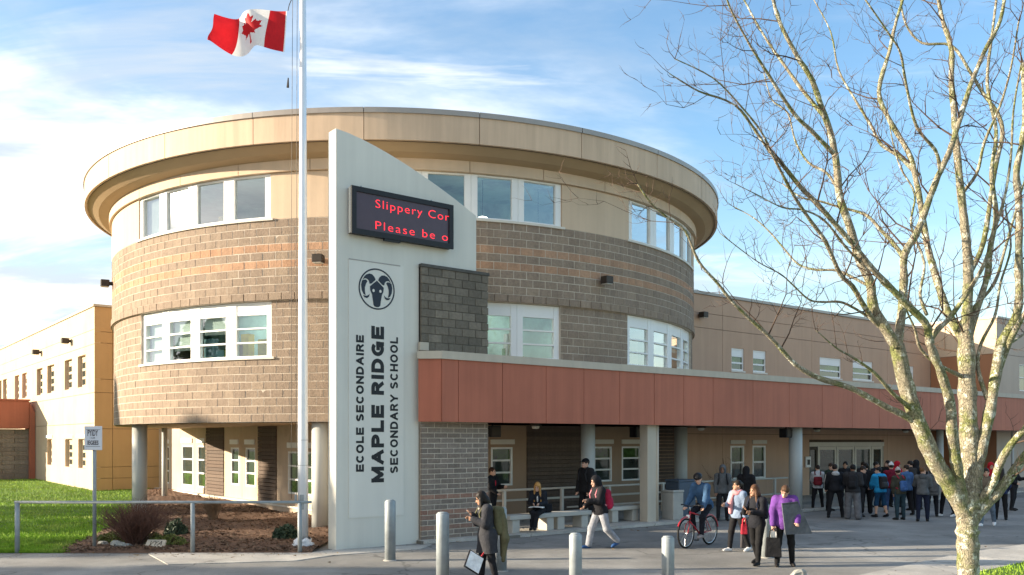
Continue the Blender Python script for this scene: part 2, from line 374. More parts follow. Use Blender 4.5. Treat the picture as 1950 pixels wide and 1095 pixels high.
# paving: apron in front of the bed, walk below the canopy, walk on the right with its lawn corner
def slab(name, poly, z, m, base=-.02):
    n = len(poly); v = [(p[0], p[1], base) for p in poly]+[(p[0], p[1], z) for p in poly]
    f = [tuple(range(n, 2*n))]+[(i, (i+1) % n, n+(i+1) % n, n+i) for i in range(n)]
    return tag(obj(name, v, f, m), kind='structure')
g = lambda x, y: gp(x, y)[:2]
slab('concrete_apron', [g(283, 1056), g(320, 1076), g(560, 1069), (-4.0, 19.95), g(800, 1046), (-2.0, 22.0), (-4.3, 20.85), (-4.7, 20.34), (-8.3, 20.34)], .016, PAVE)
for x_ in (-7.1, -5.9, -4.75): sheet('apron_joint', [(x_, 20.33), (x_+.018, 20.33), (x_+.05, 19.0), (x_+.032, 19.0)], .0175, CORE) if False else None
JOINT = mat('paving_joint', (.16, .15, .13), .95)
def slab_child(parent, poly, z):
    n = len(poly); v = [(p[0], p[1], z-.08) for p in poly]+[(p[0], p[1], z+random.uniform(-.003, .003)) for p in poly]
    return obj('paving_slab', v, [tuple(range(n, 2*n))]+[(i, (i+1) % n, n+(i+1) % n, n+i) for i in range(n)], PAVE, parent)
def front(s): return float(np.interp(s, [2.2, 4.6, 12, 17.5, 60], [.3, .62, .68, .5, .1]))
wk = slab('canopy_walk', [fr(2.2, front(2.2)-.02, 0)[:2], fr(4.6, .60, 0)[:2], fr(12, .66, 0)[:2], fr(17.5, .48, 0)[:2], fr(60, .08, 0)[:2], fr(60, -4.5, 0)[:2], fr(2.8, -4.5, 0)[:2]], .078, JOINT)
s_ = 2.25
while s_ < 44:
    e_ = s_+1.6
    for d0_, d1_ in ((-4.45, -2.3), (-2.29, -.8), (-.79, None)):
        slab_child(wk, [fr(s_+.008, d0_, 0)[:2], fr(e_-.008, d0_, 0)[:2], fr(e_-.008, front(e_) if d1_ is None else d1_, 0)[:2], fr(s_+.008, front(s_) if d1_ is None else d1_, 0)[:2]], .09)
    s_ = e_
pa = slab('pavement', [g(1470, 1130), g(1648, 1095), g(1821, 1057), g(1950, 1037), (30, 30.2), (40, 32.6), (40, 26), g(1950, 1073), g(1866, 1091), (7.5, 15.6), (5.6, 14.2)], .012, JOINT)
FE = [g(1470, 1130), g(1648, 1095), g(1821, 1057), g(1950, 1037), (30, 30.2)]; NE_ = [(5.6, 14.2), (7.5, 15.6), g(1866, 1091), g(1950, 1073), (30, 22.8)]
def along(L, t):
    d = [0]
    for a, b in zip(L, L[1:]): d.append(d[-1]+math.dist(a, b))
    q = t*d[-1]; return (float(np.interp(q, d, [p[0] for p in L])), float(np.interp(q, d, [p[1] for p in L])))
for i in range(16):
    a, b = i/16+.0004, (i+1)/16-.0004; slab_child(pa, [along(NE_, a), along(NE_, b), along(FE, b), along(FE, a)], .022)
RL = [g(1868, 1090), g(1950, 1072.5), (40, 25.9), (40, 3), (6, 3), (6.5, 13.6), (7.6, 15.5)]
slab('verge', RL, .025, LAWN)
pts = []
while len(pts) < 16000:
    x, y = random.uniform(6.5, 16), random.uniform(9, 20)
    ymax = np.interp(x, [7.6, RL[0][0], RL[1][0], 40], [15.5, RL[0][1], RL[1][1], 25.9])
    if y < ymax and y > .78*x+ 4: pts.append((x, y))
tri_stuff('verge_grass', blades(pts, lambda x, y: .025, .03, .08, .010), GRASS, 'short green grass around the foot of the bare tree', 'grass')

LEAFM = brick_mat('fallen_leaf', [(.16, .085, .03), (.24, .14, .05), (.10, .06, .03), (.30, .20, .08)], True, .2)
pts = []; tn = []
for i in range(420):       # dry leaves and grit caught along edges and joints
    k = random.random()
    if k < .35: x, y = random.uniform(-11.5, -4), 20.25-abs(random.gauss(0, .35))
    elif k < .7: s_ = random.uniform(2.3, 24); q = fr(s_, front(s_)+abs(random.gauss(.06, .22)), 0); x, y = q.x, q.y
    else: x, y = random.uniform(-8, 12), random.uniform(15.5, 27)
    if k >= .35 and k < .7 and random.random() < .2: x += random.gauss(0, 1)
    c = np.array((x, y, .024)); r = random.uniform(.012, .04)
    pts.append(np.array([c+RNG.normal(0, r, 3)*(1, 1, .25) for _ in range(3)])); tn.append(random.random())
tri_stuff('fallen_leaves', pts, LEAFM, 'dry brown leaves and litter scattered over the paving', 'leaves', tn)
# ------------------------------------------------------------------ round building
CX, CY, RD = -3.95, 35.5, 11.0
def dmap(R): return lambda p, d, z: Vector((CX+(R+d)*math.sin(rad(p)), CY-(R+d)*math.cos(rad(p)), z))
rot = thing('round_school_building', 'round tan and taupe block school building with wide overhanging roof', 'building', (CX, CY, 0))
def at_rot(o): o.matrix_parent_inverse = Matrix.Translation((-CX, -CY, 0)); return o
def P(mb, name, m, parent=None, smooth=False): return at_rot(mb.build(name, m, rot, smooth)) if parent is None else mb.build(name, m, parent, smooth)
PH0, PH1 = -112., 118.
GROUPS = [(-44.1, -14.9), (.2, 29.4), (43.6, 72.8)]; BAY = 7.3
ZB, CH = 3.11, .2268; ZWL, ZWH = ZB+8*CH, ZB+15*CH; ZT = ZB+25*CH; ZU0, ZU1 = ZT+.02, 10.08
RL_, RU_ = RD-.06, RD
def in_group(p): return any(a < p < b for a, b in GROUPS)
edges = [e for q in GROUPS for e in q]
xs = brk(PH0, PH1, edges, 2.08)
# wall behind the blocks (mortar), lower and upper
zs = [ZB, ZWL, ZWH]
P(cells(xs, zs, lambda i, j: not (j == 1 and in_group((xs[i]+xs[i+1])/2)), dmap(RL_-.006), 0, .25), 'wall_core', MORTAR)
P(cells(xs, [ZWH+.002, ZT], lambda i, j: True, dmap(RU_-.006), 0, .25), 'wall_core', MORTAR)
# upper stucco wall in panels between the windows
ps = [PH0, -80, -62, -44.1, -14.9, .2, 29.4, 43.6, 72.8, 90, PH1]
P(cells(xs, [ZT+.002, ZU0, ZU1, 10.16], lambda i, j: not (j == 1 and in_group((xs[i]+xs[i+1])/2)), dmap(RD-.05), 0, .2), 'upper_wall', TAN)
for a, b in zip(ps, ps[1:]):
    if any(abs(a-q[0]) < .1 for q in GROUPS): continue
    q = brk(a+.07, b-.07, [], 2.08)
    P(cells(q, [ZT+.004, ZU1-.01], lambda i, j: True, dmap(RD), 0, .05), 'stucco_panel', TAN, smooth=False)
# cornice band, soffit, fascia panels, roof edge
RR = 11.86
xb = brk(PH0, PH1, [], 2.08)
cp = list(np.arange(PH0, PH1+.1, 11.5))
for a, b in zip(cp, cp[1:]):
    q = brk(a+.05, b-.05, [], 2.08)
    P(cells(q, [ZU1, 10.40], lambda i, j: True, dmap(RD+.09), 0, .14), 'cornice_panel', TAN)
sf = MB()
full = list(np.arange(-180, 180.1, 2.5))
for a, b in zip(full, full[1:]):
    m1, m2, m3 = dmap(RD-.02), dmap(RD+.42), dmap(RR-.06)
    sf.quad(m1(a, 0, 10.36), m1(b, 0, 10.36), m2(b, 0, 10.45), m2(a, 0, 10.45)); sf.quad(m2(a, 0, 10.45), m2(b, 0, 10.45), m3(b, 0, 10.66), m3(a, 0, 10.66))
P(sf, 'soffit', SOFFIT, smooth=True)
fp = list(np.arange(-180, 180.1, 15))
for a, b in zip(fp, fp[1:]):
    q = brk(a+.045, b-.045, [], 1.5)
    P(cells(q, [10.62, 11.36], lambda i, j: True, dmap(RR), 0, .1), 'fascia_panel', TANF)
    cb = MB(); mp = dmap(RR)
    for c, e in zip(q, q[1:]):
        cb.quad(mp(c, .04, 11.33), mp(e, .04, 11.33), mp(e, .04, 11.47), mp(c, .04, 11.47)); cb.quad(mp(c, .04, 11.47), mp(e, .04, 11.47), mp(e, -.35, 11.49), mp(c, -.35, 11.49))
        cb.quad(mp(c, -.02, 11.33), mp(e, -.02, 11.33), mp(e, .04, 11.33), mp(c, .04, 11.33))
    P(cb, 'roof_flashing', CAPM)
rf = MB(); rf.v = [(CX, CY, 11.5)]+[tuple(dmap(RR-.3)(a, 0, 11.45)) for a in full[:-1]]; nn = len(full)-1
rf.f = [(0, 1+i, 1+(i+1) % nn) for i in range(nn)]; P(rf, 'roof', CAPM)
fb = MB()
for a, b in zip(full, full[1:]): mp = dmap(RR-.09); fb.quad(mp(a, 0, 10.6), mp(b, 0, 10.6), mp(b, 0, 11.45), mp(a, 0, 11.45))
P(fb, 'fascia_core', CORE)
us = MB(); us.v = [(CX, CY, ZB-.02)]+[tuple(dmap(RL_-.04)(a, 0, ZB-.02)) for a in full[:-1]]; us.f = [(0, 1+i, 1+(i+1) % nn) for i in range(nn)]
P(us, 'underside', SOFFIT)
# blocks: every course laid in arcs, jittered a little, clipped at the openings
STEP = .4/RD*180/math.pi; JO = .020/RD*90/math.pi
bricks = []
for r in range(25):
    z0 = ZB+r*CH+.010; z1 = z0+CH-.020; p = PH0+(STEP/2 if r % 2 else 0)
    while p < PH1:
        segs = [(p, p+STEP)]
        if 8 <= r < 15:
            for a, b in GROUPS:
                ns = []
                for x, y in segs:
                    if y <= a or x >= b: ns.append((x, y)); continue
                    if x < a: ns.append((x, a))
                    if y > b: ns.append((b, y))
                segs = ns
        for x, y in segs:
            if y-x > .25: bricks.append((x+JO, y-JO, z0, z1, r, y-x > STEP*.99))
        p += STEP
def show(b):       # rough size in the picture, nothing for blocks behind the pylon
    p = (b[0]+b[1])/2; q = dmap(RD)(p, 0, 0); nrm = Vector((math.sin(rad(p)), -math.cos(rad(p)), 0)); v = -q; px = 975+F_PX*q.x/q.y
    if 626 < px < 925 or 555 < px < 590 or not b[5]: return -1
    return nrm.dot(v.normalized())/q.length
order = sorted(range(len(bricks)), key=lambda i: -show(bricks[i])); near = set(order[:300])
proto = {}
def arc_brick(mb, b, R, pr):
    mp = dmap(R+pr); mb.mbox(lambda a, d, z: mp(a, d, z), b[0], b[1], -.07, 0, b[2], b[3])
st = {0: (MB(), []), 1: (MB(), [])}
for i, b in enumerate(bricks):
    R = RU_ if b[4] >= 15 else RL_
    pr = random.choice((-.004, -.002, 0, 0, .002, .004)); 
    if b[4] == 15: pr += .035
    og = b[4] in (19, 21); 
    if i in near:
        if og not in proto:
            w = .4-.020; k = MB().box(-w/2, w/2, -.0, .07, 0, CH-.020); me = mesh_data('brick', k.v, k.f, BR_O if og else BR_A)
            bm = bmesh.new(); bm.from_mesh(me); bmesh.ops.recalc_face_normals(bm, faces=bm.faces); bmesh.ops.bevel(bm, geom=bm.edges[:], offset=.006, segments=1, affect='EDGES'); bm.to_mesh(me); bm.free(); proto[og] = me
        o = link(bpy.data.objects.new('brick', proto[og]), rot); p = (b[0]+b[1])/2; q = dmap(R+pr)(p, 0, b[2])
        o.location = q-Vector((CX, CY, 0)); o.rotation_euler = (random.gauss(0, .006), 0, rad(p)+random.gauss(0, .006))
    else:
        mb, t = st[int(og)]; arc_brick(mb, b, R, pr); t += [random.random()]*6
for k in (0, 1):
    mb, t = st[k]; o = P(mb, 'brick_courses', BRT_O if k else BRT_A); tag(o, kind='stuff')
    a = o.data.attributes.new('tint', 'FLOAT', 'FACE'); a.data.foreach_set('value', np.repeat(np.array(t[::6], np.float32), 6))
# windows
FURN = [mat('furniture_%d' % i, c, .7, .1, 5.) for i, c in enumerate([(.30, .36, .08), (.10, .20, .06), (.55, .42, .12), (.55, .56, .54), (.20, .13, .08), (.12, .22, .26)])]
def window(mp, a0, a1, z0, z1, parent, jamb, rows, top=0, fm=WHITE, gm=GLASS, d0=-.16, d1=-.06, gd=-.11, bar=.045, post=None, fixm=None):
    """a frame with panes stacked in rows; top = share of the height filled by a solid white panel"""
    mb = MB(); mb.mbox(mp, a0, a0+jamb, d0, d1, z0, z1); mb.mbox(mp, a1-jamb, a1, d0, d1, z0, z1)
    i0, i1 = a0+jamb, a1-jamb
    mb.mbox(mp, i0, i1, d0, d1, z0, z0+bar); mb.mbox(mp, i0, i1, d0, d1, z1-bar, z1)
    zt = z1-bar-(z1-z0)*top
    if top: mb.mbox(mp, i0, i1, d0+.01, d1-.015, zt, z1-bar)
    w = mb.build('window', fm, parent)
    if post: post(w)
    zz0 = z0+bar; hh = (zt-zz0-bar*(rows-1))/rows
    for r in range(rows):
        c = zz0+r*(hh+bar)
        if r: bo = MB().mbox(mp, i0, i1, d0+.005, d1-.008, c-bar, c).build('glazing_bar', fm, w)
        if r and post: bo.matrix_parent_inverse = w.matrix_parent_inverse
        pn = obj('pane', [mp(i0, gd, c), mp(i1, gd, c), mp(i1, gd, c+hh), mp(i0, gd, c+hh)], [(0, 1, 2, 3)], gm if not isinstance(gm, list) else gm[r % len(gm)], w)
    return w
def rootfix(o): at_rot(o)
# children of windows carry world coordinates: neutralise the parent's location once for every part
for gi, (ga, gb) in enumerate(GROUPS):
    for i in range(4):
        a, b = ga+i*BAY, ga+(i+1)*BAY
        w = window(dmap(RL_), a+.02, b-.02, ZWL+.02, ZWH-.01, rot, .95, 3, .2, gm=GLASS, d0=-.2, d1=-.07, gd=-.14); at_rot(w)
        w = window(dmap(RD), a+.02, b-.02, ZU0+.03, ZU1-.01, rot, .95, 1, 0, gm=GLASSU, d0=-.17, d1=-.04, gd=-.11); at_rot(w)
        if (gi, i) in ((0, 0), (0, 1), (1, 0), (2, 1), (2, 3)):
            bm_ = MB(); bm_.mbox(dmap(RD), a+1, b-1, -.24, -.23, ZU0+(.1 if gi == 0 else .75), ZU1-.05); P(bm_, 'roller_blind', BLIND)
        if (gi, i) in ((0, 0), (0, 1), (0, 2), (1, 1), (2, 2)):
            bm_ = MB(); bm_.mbox(dmap(RL_), a+1, b-1, -.27, -.26, ZWL+((.1, .35, .75)[i] if gi == 0 else .7), ZWH-.05); P(bm_, 'roller_blind', BLIND)
        for k_ in range(5):     # shelves, boards and plants inside the classrooms
            pa_ = random.uniform(a+.6, b-2.4); zb = random.choice((ZWL-.2, ZWL+.1, ZU0-.2)); hh_ = random.uniform(.35, .95); dd_ = random.uniform(-2.6, -1.0)
            P(MB().mbox(dmap(RD), pa_, pa_+random.uniform(1., 2.6), dd_-.25, dd_, zb, zb+hh_), 'furniture', random.choice(FURN))
    q = brk(ga-.5, gb+.5, [], 2.0)
    for z, R in ((ZWL, RL_), (ZU0, RD)):
        sl = MB()
        for c, e in zip(q, q[1:]): sl.mbox(dmap(R), c, e, -.2, .05, z-.045, z+.02)
        P(sl, 'sill', OFFW)
# rooms seen through the glass
iw = MB()
q = brk(PH0, PH1, [], 4)
for a, b in zip(q, q[1:]):
    mp = dmap(RD-3.2); iw.quad(mp(a, 0, 3.2), mp(b, 0, 3.2), mp(b, 0, 10.3), mp(a, 0, 10.3))
    m2 = dmap(RD-.3)
    for z in (4.0, 6.85, 7.5, 10.2): iw.quad(m2(a, 0, z), m2(b, 0, z), mp(b, 0, z), mp(a, 0, z))
P(iw, 'interior', ROOMW)
for p, z in ((-17.4, 8.98), (17.9, 9.02), (28.1, 8.95), (48, 9.0), (-34, 9.0)):
    c = dmap(RD-.95)(p, 0, z); P(MB().sphere(c, (.2, .2, .12), 16, 10), 'pendant_lamp', LAMPG, smooth=True); P(MB().tube([c+Vector((0, 0, .1)), c+Vector((0, 0, 1.2))], .008, 6), 'lamp_cord', BLACK)
for gi_, (ga, gb) in enumerate(GROUPS):      # lit ceiling panels of the classrooms
    for p_ in (ga+5, ga+13, ga+21):
        for z_ in (6.80,): P(MB().mbox(dmap(RD), p_, p_+5.5, -2.3, -1.9, z_-.05, z_-.01), 'ceiling_light', TUBE)
# columns under the drum
def column(x, y, r, z0, z1, parent, base=None):
    mb = MB().lathe([(r+.0, z0), (r, z1)], 28, (x, y)); o = mb.build('column', COLUMN, parent, False); o.data.polygons.foreach_set('use_smooth', [len(p.vertices) == 4 for p in o.data.polygons])
    return o
for x, y, r in ((-12.3, 29.3, .235), (-5.42, 25.05, .235), (2.33, 27.2, .22), (6.32, 33.2, .24), (-14.1, 36.0, .11)):
    at_rot(column(x, y, r, -.1, ZB, rot))
# ground floor walls below the drum: one faces the lawn, one faces the plaza
VS, WD = 2.92, -4.37
vm = vmap(VS); a0v, a1v = -WD, 23.1
gc = MB(); gc.mbox(fmap(WD), VS+.14, 16.4, -.6, -.14, -.2, ZB+.05); gc.mbox(vm, a0v+.14, a1v, -.6, -.14, -.2, ZB+.05); P(gc, 'wall_core', CORE)
va = [a_at(p, VS) for p in (602, 527, 492, 462, 427, 393, 372, 340, 322)]
stops = [a0v]+va+[a1v]
kinds = ['panel', 'brick', 'panel', 'panel', 'brick', 'panel', 'panel', 'panel', 'panel']
vwin = []
for x0, x1, z0, z1 in ((600, 548, .75, 2.1), (486, 467, .85, 2.2), (455, 439, .85, 2.2), (391, 376, .6, 2.25), (367, 346, .6, 2.25), (322, 310, .6, 2.2)):
    vwin.append((a_at(x0, VS), a_at(x1, VS), z0+.05, z1+.12))
segs = [(a0v, a_at(527, VS), 0), (a_at(527, VS), a_at(492, VS), 1), (a_at(492, VS), a_at(461, VS), 0), (a_at(461, VS), a_at(427, VS), 0), (a_at(427, VS), a_at(393, VS), 1), (a_at(393, VS), a_at(371, VS), 0), (a_at(371, VS), a_at(343, VS), 0), (a_at(343, VS), a1v, 0)]
CRS = .135
for x0, x1, k in segs:
    if not k: at_rot(panel(vm, x0, x1, -.1, ZB, vwin, LWALL, rot, 'wall_panel')); continue
    z = -.1
    while z < ZB-.02:
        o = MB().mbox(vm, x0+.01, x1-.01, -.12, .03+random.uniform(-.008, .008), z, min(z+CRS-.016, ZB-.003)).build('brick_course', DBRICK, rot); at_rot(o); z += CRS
for i, h in enumerate(vwin):
    w = window(vm, h[0], h[1], h[2], h[3], rot, .07, 3, 0, gm=[GLASSG, GLASSD, GLASSD], d0=-.12, d1=-.01, gd=-.07, bar=.06); at_rot(w)
    o = MB().mbox(vm, h[0]+.02, h[1]-.02, .0, .05, h[3]+.12, h[3]+.3).build('window_hood', WHITE, rot); at_rot(o)
P(MB().mbox(vm, a0v, a1v, .003, .14, -.1, .36), 'plinth', LWALL); P(MB().mbox(vm, a0v, a1v, .003, .2, .36, .42), 'plinth_cap', OFFW)
wm = fmap(WD)
def ws(px): return s_at(px, WD)
wwin = [(ws(935), ws(976), 1.08, 2.36), (ws(1131), ws(1165), 1.08, 2.36), (ws(1184), ws(1220), 1.08, 2.36), (ws(1391), ws(1417), .95, 2.36), (ws(1433), ws(1458), .95, 2.36)]
wsegs = [(VS, ws(1003), 0), (ws(1003), ws(1112), 1), (ws(1112), ws(1252), 0), (ws(1252), ws(1290), 1), (ws(1290), 16.4, 0)]
for x0, x1, k in wsegs:
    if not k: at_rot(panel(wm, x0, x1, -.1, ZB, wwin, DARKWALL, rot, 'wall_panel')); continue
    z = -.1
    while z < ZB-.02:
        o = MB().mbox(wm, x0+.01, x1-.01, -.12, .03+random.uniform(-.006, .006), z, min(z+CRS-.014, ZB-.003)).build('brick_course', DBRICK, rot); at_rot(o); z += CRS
for h in wwin[:3]:
    w = window(wm, h[0], h[1], h[2], h[3], rot, .07, 3, 0, gm=[GLASSD, GLASSD, GLASSG], d0=-.12, d1=.0, gd=-.07, bar=.06); at_rot(w)
    o = MB().mbox(wm, h[0]-.03, h[1]+.06, .0, .05, h[3]+.10, h[3]+.26).build('window_hood', OFFW, rot); at_rot(o)
P(MB().mbox(wm, VS+.2, 16.2, .004, .06, .55, .62), 'plinth_cap', OFFW)

# ------------------------------------------------------------------ right wing
rw = thing('right_school_wing', 'long brown stucco school wing behind the red canopy and bare tree', 'building', fr(16.4, WD, 0))
def RP(o): o.matrix_parent_inverse = Matrix.Translation(-fr(16.4, WD, 0)); return o
RP(MB().mbox(wm, 15.6, 70, -14, -.141, -.1, 8.46).build('wall_core', CORE, rw))
up = [(ws(1393), ws(1417), 5.52, 6.46), (ws(1434), ws(1459), 5.52, 6.46), (ws(1561), ws(1602), 5.52, 6.46), (ws(1624), ws(1662), 5.52, 6.46), (ws(1727), ws(1740), 5.5, 6.46)]
low_ = wwin[3:]
door = (ws(1541), ws(1683), -.05, 2.62)
se = [15.6, ws(1376), ws(1546), ws(1690), 37.6]
zr = [-.1, 2.85, 5.05, 7.15, 7.75, 8.5]
for i in range(len(se)-1):
    for j in range(len(zr)-1):
        s0, s1 = se[i], se[i+1]
        RP(panel(wm, s0, s1, zr[j], zr[j+1], up+low_+[door], BROWN, rw, 'wall_panel'))
RP(MB().mbox(wm, 15.6, 70, -.4, .06, 8.503, 8.62).build('coping', CAPM, rw))
RP(MB().mbox(wm, 15.6, 70, -14, -.4, 8.462, 8.50).build('roof', CAPM, rw))
for h in up:
    s0, s1, z0, z1 = h
    w = RP(window(wm, s0, s1, z0, z1, rw, .06, 2, .3, gm=[GLASSD, GLASSG], d0=-.12, d1=-.04, gd=-.09, bar=.07))
    RP(MB().mbox(wm, s0-.05, s1+.05, -.1, .04, z0-.07, z0-.003).build('sill', OFFW, rw))
for h in low_:
    RP(window(wm, *h, rw, .09, 2, 0, gm=[GLASSD, GLASSG], d0=-.12, d1=.0, gd=-.07, bar=.07)); RP(MB().mbox(wm, h[0]-.03, h[1]+.03, 0, .05, h[3]+.08, h[3]+.24).build('window_hood', OFFW, rw))
# entrance doors
ds = [door[0]+(door[1]-door[0])*t for t in (0, .12, .36, .60, .84, 1)]
fm = MB(); fm.mbox(wm, door[0], door[1], -.12, .02, 2.3, 2.5)
for x in ds: fm.mbox(wm, x-.04, x+.04, -.12, -.02, 0, 2.3)
RP(fm.build('door_frame', OFFW, rw))
for x0, x1 in zip(ds, ds[1:]):
    dr = MB(); dr.mbox(wm, x0+.045, x0+.16, -.11, -.05, .1, 2.29); dr.mbox(wm, x1-.16, x1-.045, -.11, -.05, .1, 2.29); dr.mbox(wm, x0+.16, x1-.16, -.11, -.05, .1, .35); dr.mbox(wm, x0+.16, x1-.16, -.11, -.05, 2.14, 2.29)
    o = RP(dr.build('door', OFFW if x1-x0 > 1 else BRONZE, rw))
    obj('pane', [wm(x0+.16, -.09, .35), wm(x1-.16, -.09, .35), wm(x1-.16, -.09, 2.14), wm(x0+.16, -.09, 2.14)], [(0, 1, 2, 3)], GLASSD, o)
    MB().tube([wm(x1-.2, .0, .9), wm(x1-.2, .0, 1.25)], .015, 6).build('handle', STEEL, o)
# block that comes forward at the right end
rb = thing('right_end_block', 'tan school block with sunlit corner at right edge beyond the tree', 'building', fr(37.5, -.97, 0))
def RB(o): o.matrix_parent_inverse = Matrix.Translation(-fr(37.5, -.97, 0)); return o
rvm = vmap(37.5); rfm = fmap(-.97); BRO = mat('stucco_rust', (.36, .17, .09), .85, .05, .6, .2, 90)
RB(MB().mbox(rfm, 37.64, 70, -16, -.141, -.1, 8.7).build('wall_core', CORE, rb))
GREYW = mat('stucco_greige', (.50, .41, .33), .85, .05, .6, .2, 90, streak=.06)
rh = [(40.2, 41.2, 5.2, 6.6), (43.5, 44.5, 5.2, 6.6)]
for z0, z1 in zip([-.1, 3.2, 5.0, 7.0], [3.2, 5.0, 7.0, 8.8]):
    for s0, s1 in ((37.5, 42), (42, 47), (47, 53), (53, 70)): RB(panel(rfm, s0, s1, z0, z1, rh, GREYW, rb, 'wall_panel'))
    for q0, q1 in ((.97, 2.7), (2.7, 4.35)): RB(panel(rvm, q0, q1, z0, z1, [], TAN if z1 > 8 else BRO, rb, 'wall_panel'))
for h in rh: RB(window(rfm, *h, rb, .06, 2, 0, gm=[GLASSD], d0=-.12, d1=-.02, gd=-.08))
RB(MB().mbox(rfm, 37.44, 70, -16, .06, 8.803, 8.9).build('coping', CAPM, rb))

# ------------------------------------------------------------------ left wing
AL = 23.1; SL = .17
lw = thing('left_school_wing', 'long sunlit cream school wing with slit windows beside the lawn', 'building', fr(SL, -AL, 0))
def LP(o): o.matrix_parent_inverse = Matrix.Translation(-fr(SL, -AL, 0)); return o
lm = vmap(SL); em = fmap(-AL)
LP(MB().mbox(fmap(-AL), SL+.25, 14, -60, -.251, -.1, 8.42).build('wall_core', CORE, lw))
def la(px): return a_at(px, SL)
lwin = []
for x0, x1 in ((163, 148), (137, 123), (103, 90), (81, 70), (51, 42), (36.5, 28), (13, 5.5), (3, -2)): lwin.append((la(x0), la(x1), 5.05, 6.5))
lz0, lz1 = 1.3, 2.65
llow = [(la(x0), la(x1), lz0, lz1) for x0, x1 in ((163, 149), (138, 124), (99, 90))]
ae = [AL, la(120), la(62), la(20), la(-60), AL+60]
zl = [-.1, 3.35, 4.7, 6.85, 7.5, 8.5]
for i in range(len(ae)-1):
    for j in range(len(zl)-1): LP(panel(lm, ae[i], ae[i+1], zl[j], zl[j+1], lwin+llow, LWALL, lw, 'wall_panel', .25))
for s0, s1 in ((SL+.0, SL+.75), (SL+.75, 6)):
    for z0, z1 in zip([.0, .9, 1.4, 3.1, 4.7, 5.3, 6.9, 7.4], [.9, 1.4, 3.1, 4.7, 5.3, 6.9, 7.4, 8.5]): LP(panel(em, s0+(.01 if s0 == SL else 0), s1, z0, z1, [], OCHRE, lw, 'wall_panel', .25, -.002))
for h in lwin+llow:
    LP(window(lm, *h, lw, .13, 3, .12, fm=LWALL, gm=GLASSD, d0=-.24, d1=-.17, gd=-.2, bar=.12))
for h in llow: LP(MB().mbox(lm, h[0]-.1, h[1]+.3, .002, .03, h[3]+.06, h[3]+.2).build('window_hood', WHITE, lw))
LP(MB().mbox(fmap(-AL), SL-.06, 14, -60, .06, 8.503, 8.6).build('coping', COPING, lw))
# small porch with red fascia on the left wing
pa0 = la(66)
po = thing('side_porch', 'low brown block porch with red fascia at left edge of the lawn', 'porch', fr(SL, -pa0, 0))
def PP(o): o.matrix_parent_inverse = Matrix.Translation(-fr(SL, -pa0, 0)); return o
pm = fmap(-pa0)
PP(MB().mbox(pm, -4.2, SL-.1, -3, -.02, .2, 3.2).build('wall', DARKWALL, po))
for k in range(12):
    for c in range(3):
        x0 = -4.2+c*1.39+(k % 2)*.6; x1 = min(x0+1.36, SL-.12)
        PP(MB().mbox(pm, x0, x1, -.0, .04, .3+k*.24, .3+k*.24+.225).build('block', BR_P, po))
for s0, s1 in ((-4.2, -2.2), (-2.2, -.15)): PP(bevel(MB().mbox(pm, s0+.01, s1-.01, -3, .3, 3.25, 4.75).build('fascia_panel', RED, po), .01, 1))
PP(MB().mbox(pm, -4.25, -.1, -3, .36, 4.752, 4.84).build('coping', RED, po))
cm = MB(); b0 = len(cm.v)
cm.prism([(-.14, .4), (SL-.02, .4), (SL-.02, 4.1), (-.14, 4.7)], pm, -.2, .28); PP(cm.build('side_fin', RED, po))
# ------------------------------------------------------------------ text as flat letters
def text_mesh(txt, size, m, name, parent, place, spacing=1.0, offset=0., ext=.004, align='LEFT', width=None, letters=False):
    """letters laid in a local x (reading) / y (up) plane, mapped into the place by place(x, y, out)"""
    cu = bpy.data.curves.new('t', 'FONT'); cu.body = txt; cu.size = size; cu.space_character = spacing; cu.offset = offset; cu.extrude = ext; cu.align_x = align; cu.resolution_u = 3
    to = bpy.data.objects.new('t', cu); COL.objects.link(to); bpy.context.view_layer.update()
    me = bpy.data.meshes.new_from_object(to.evaluated_get(bpy.context.evaluated_depsgraph_get()))
    bpy.data.objects.remove(to); bpy.data.curves.remove(cu)
    co = np.array([v.co[:] for v in me.vertices]); k = 1.
    if width: k = width/(co[:, 0].max()-co[:, 0].min()); co[:, 0] -= co[:, 0].min()
    for v, c in zip(me.vertices, co): v.co = place(c[0]*k, c[1], c[2]+ext)
    me.materials.clear(); me.update()
    # one part for each word
    xs_ = co[:, 0]; fc = [(min(xs_[i] for i in p.vertices), max(xs_[i] for i in p.vertices), list(p.vertices)) for p in me.polygons]; fc.sort()
    words = [[]]; end = fc[0][1]
    for a_, b_, vv in fc:
        if a_ > end+(.003 if letters else size*.24*spacing): words.append([])
        end = max(end, b_); words[-1].append(vv)
    out = []
    for w_ in words:
        used = sorted({i for vv in w_ for i in vv}); ix = {i: n for n, i in enumerate(used)}
        out.append(obj(name, [me.vertices[i].co[:] for i in used], [[ix[i] for i in vv] for vv in w_], m, parent))
    bpy.data.meshes.remove(me); return out

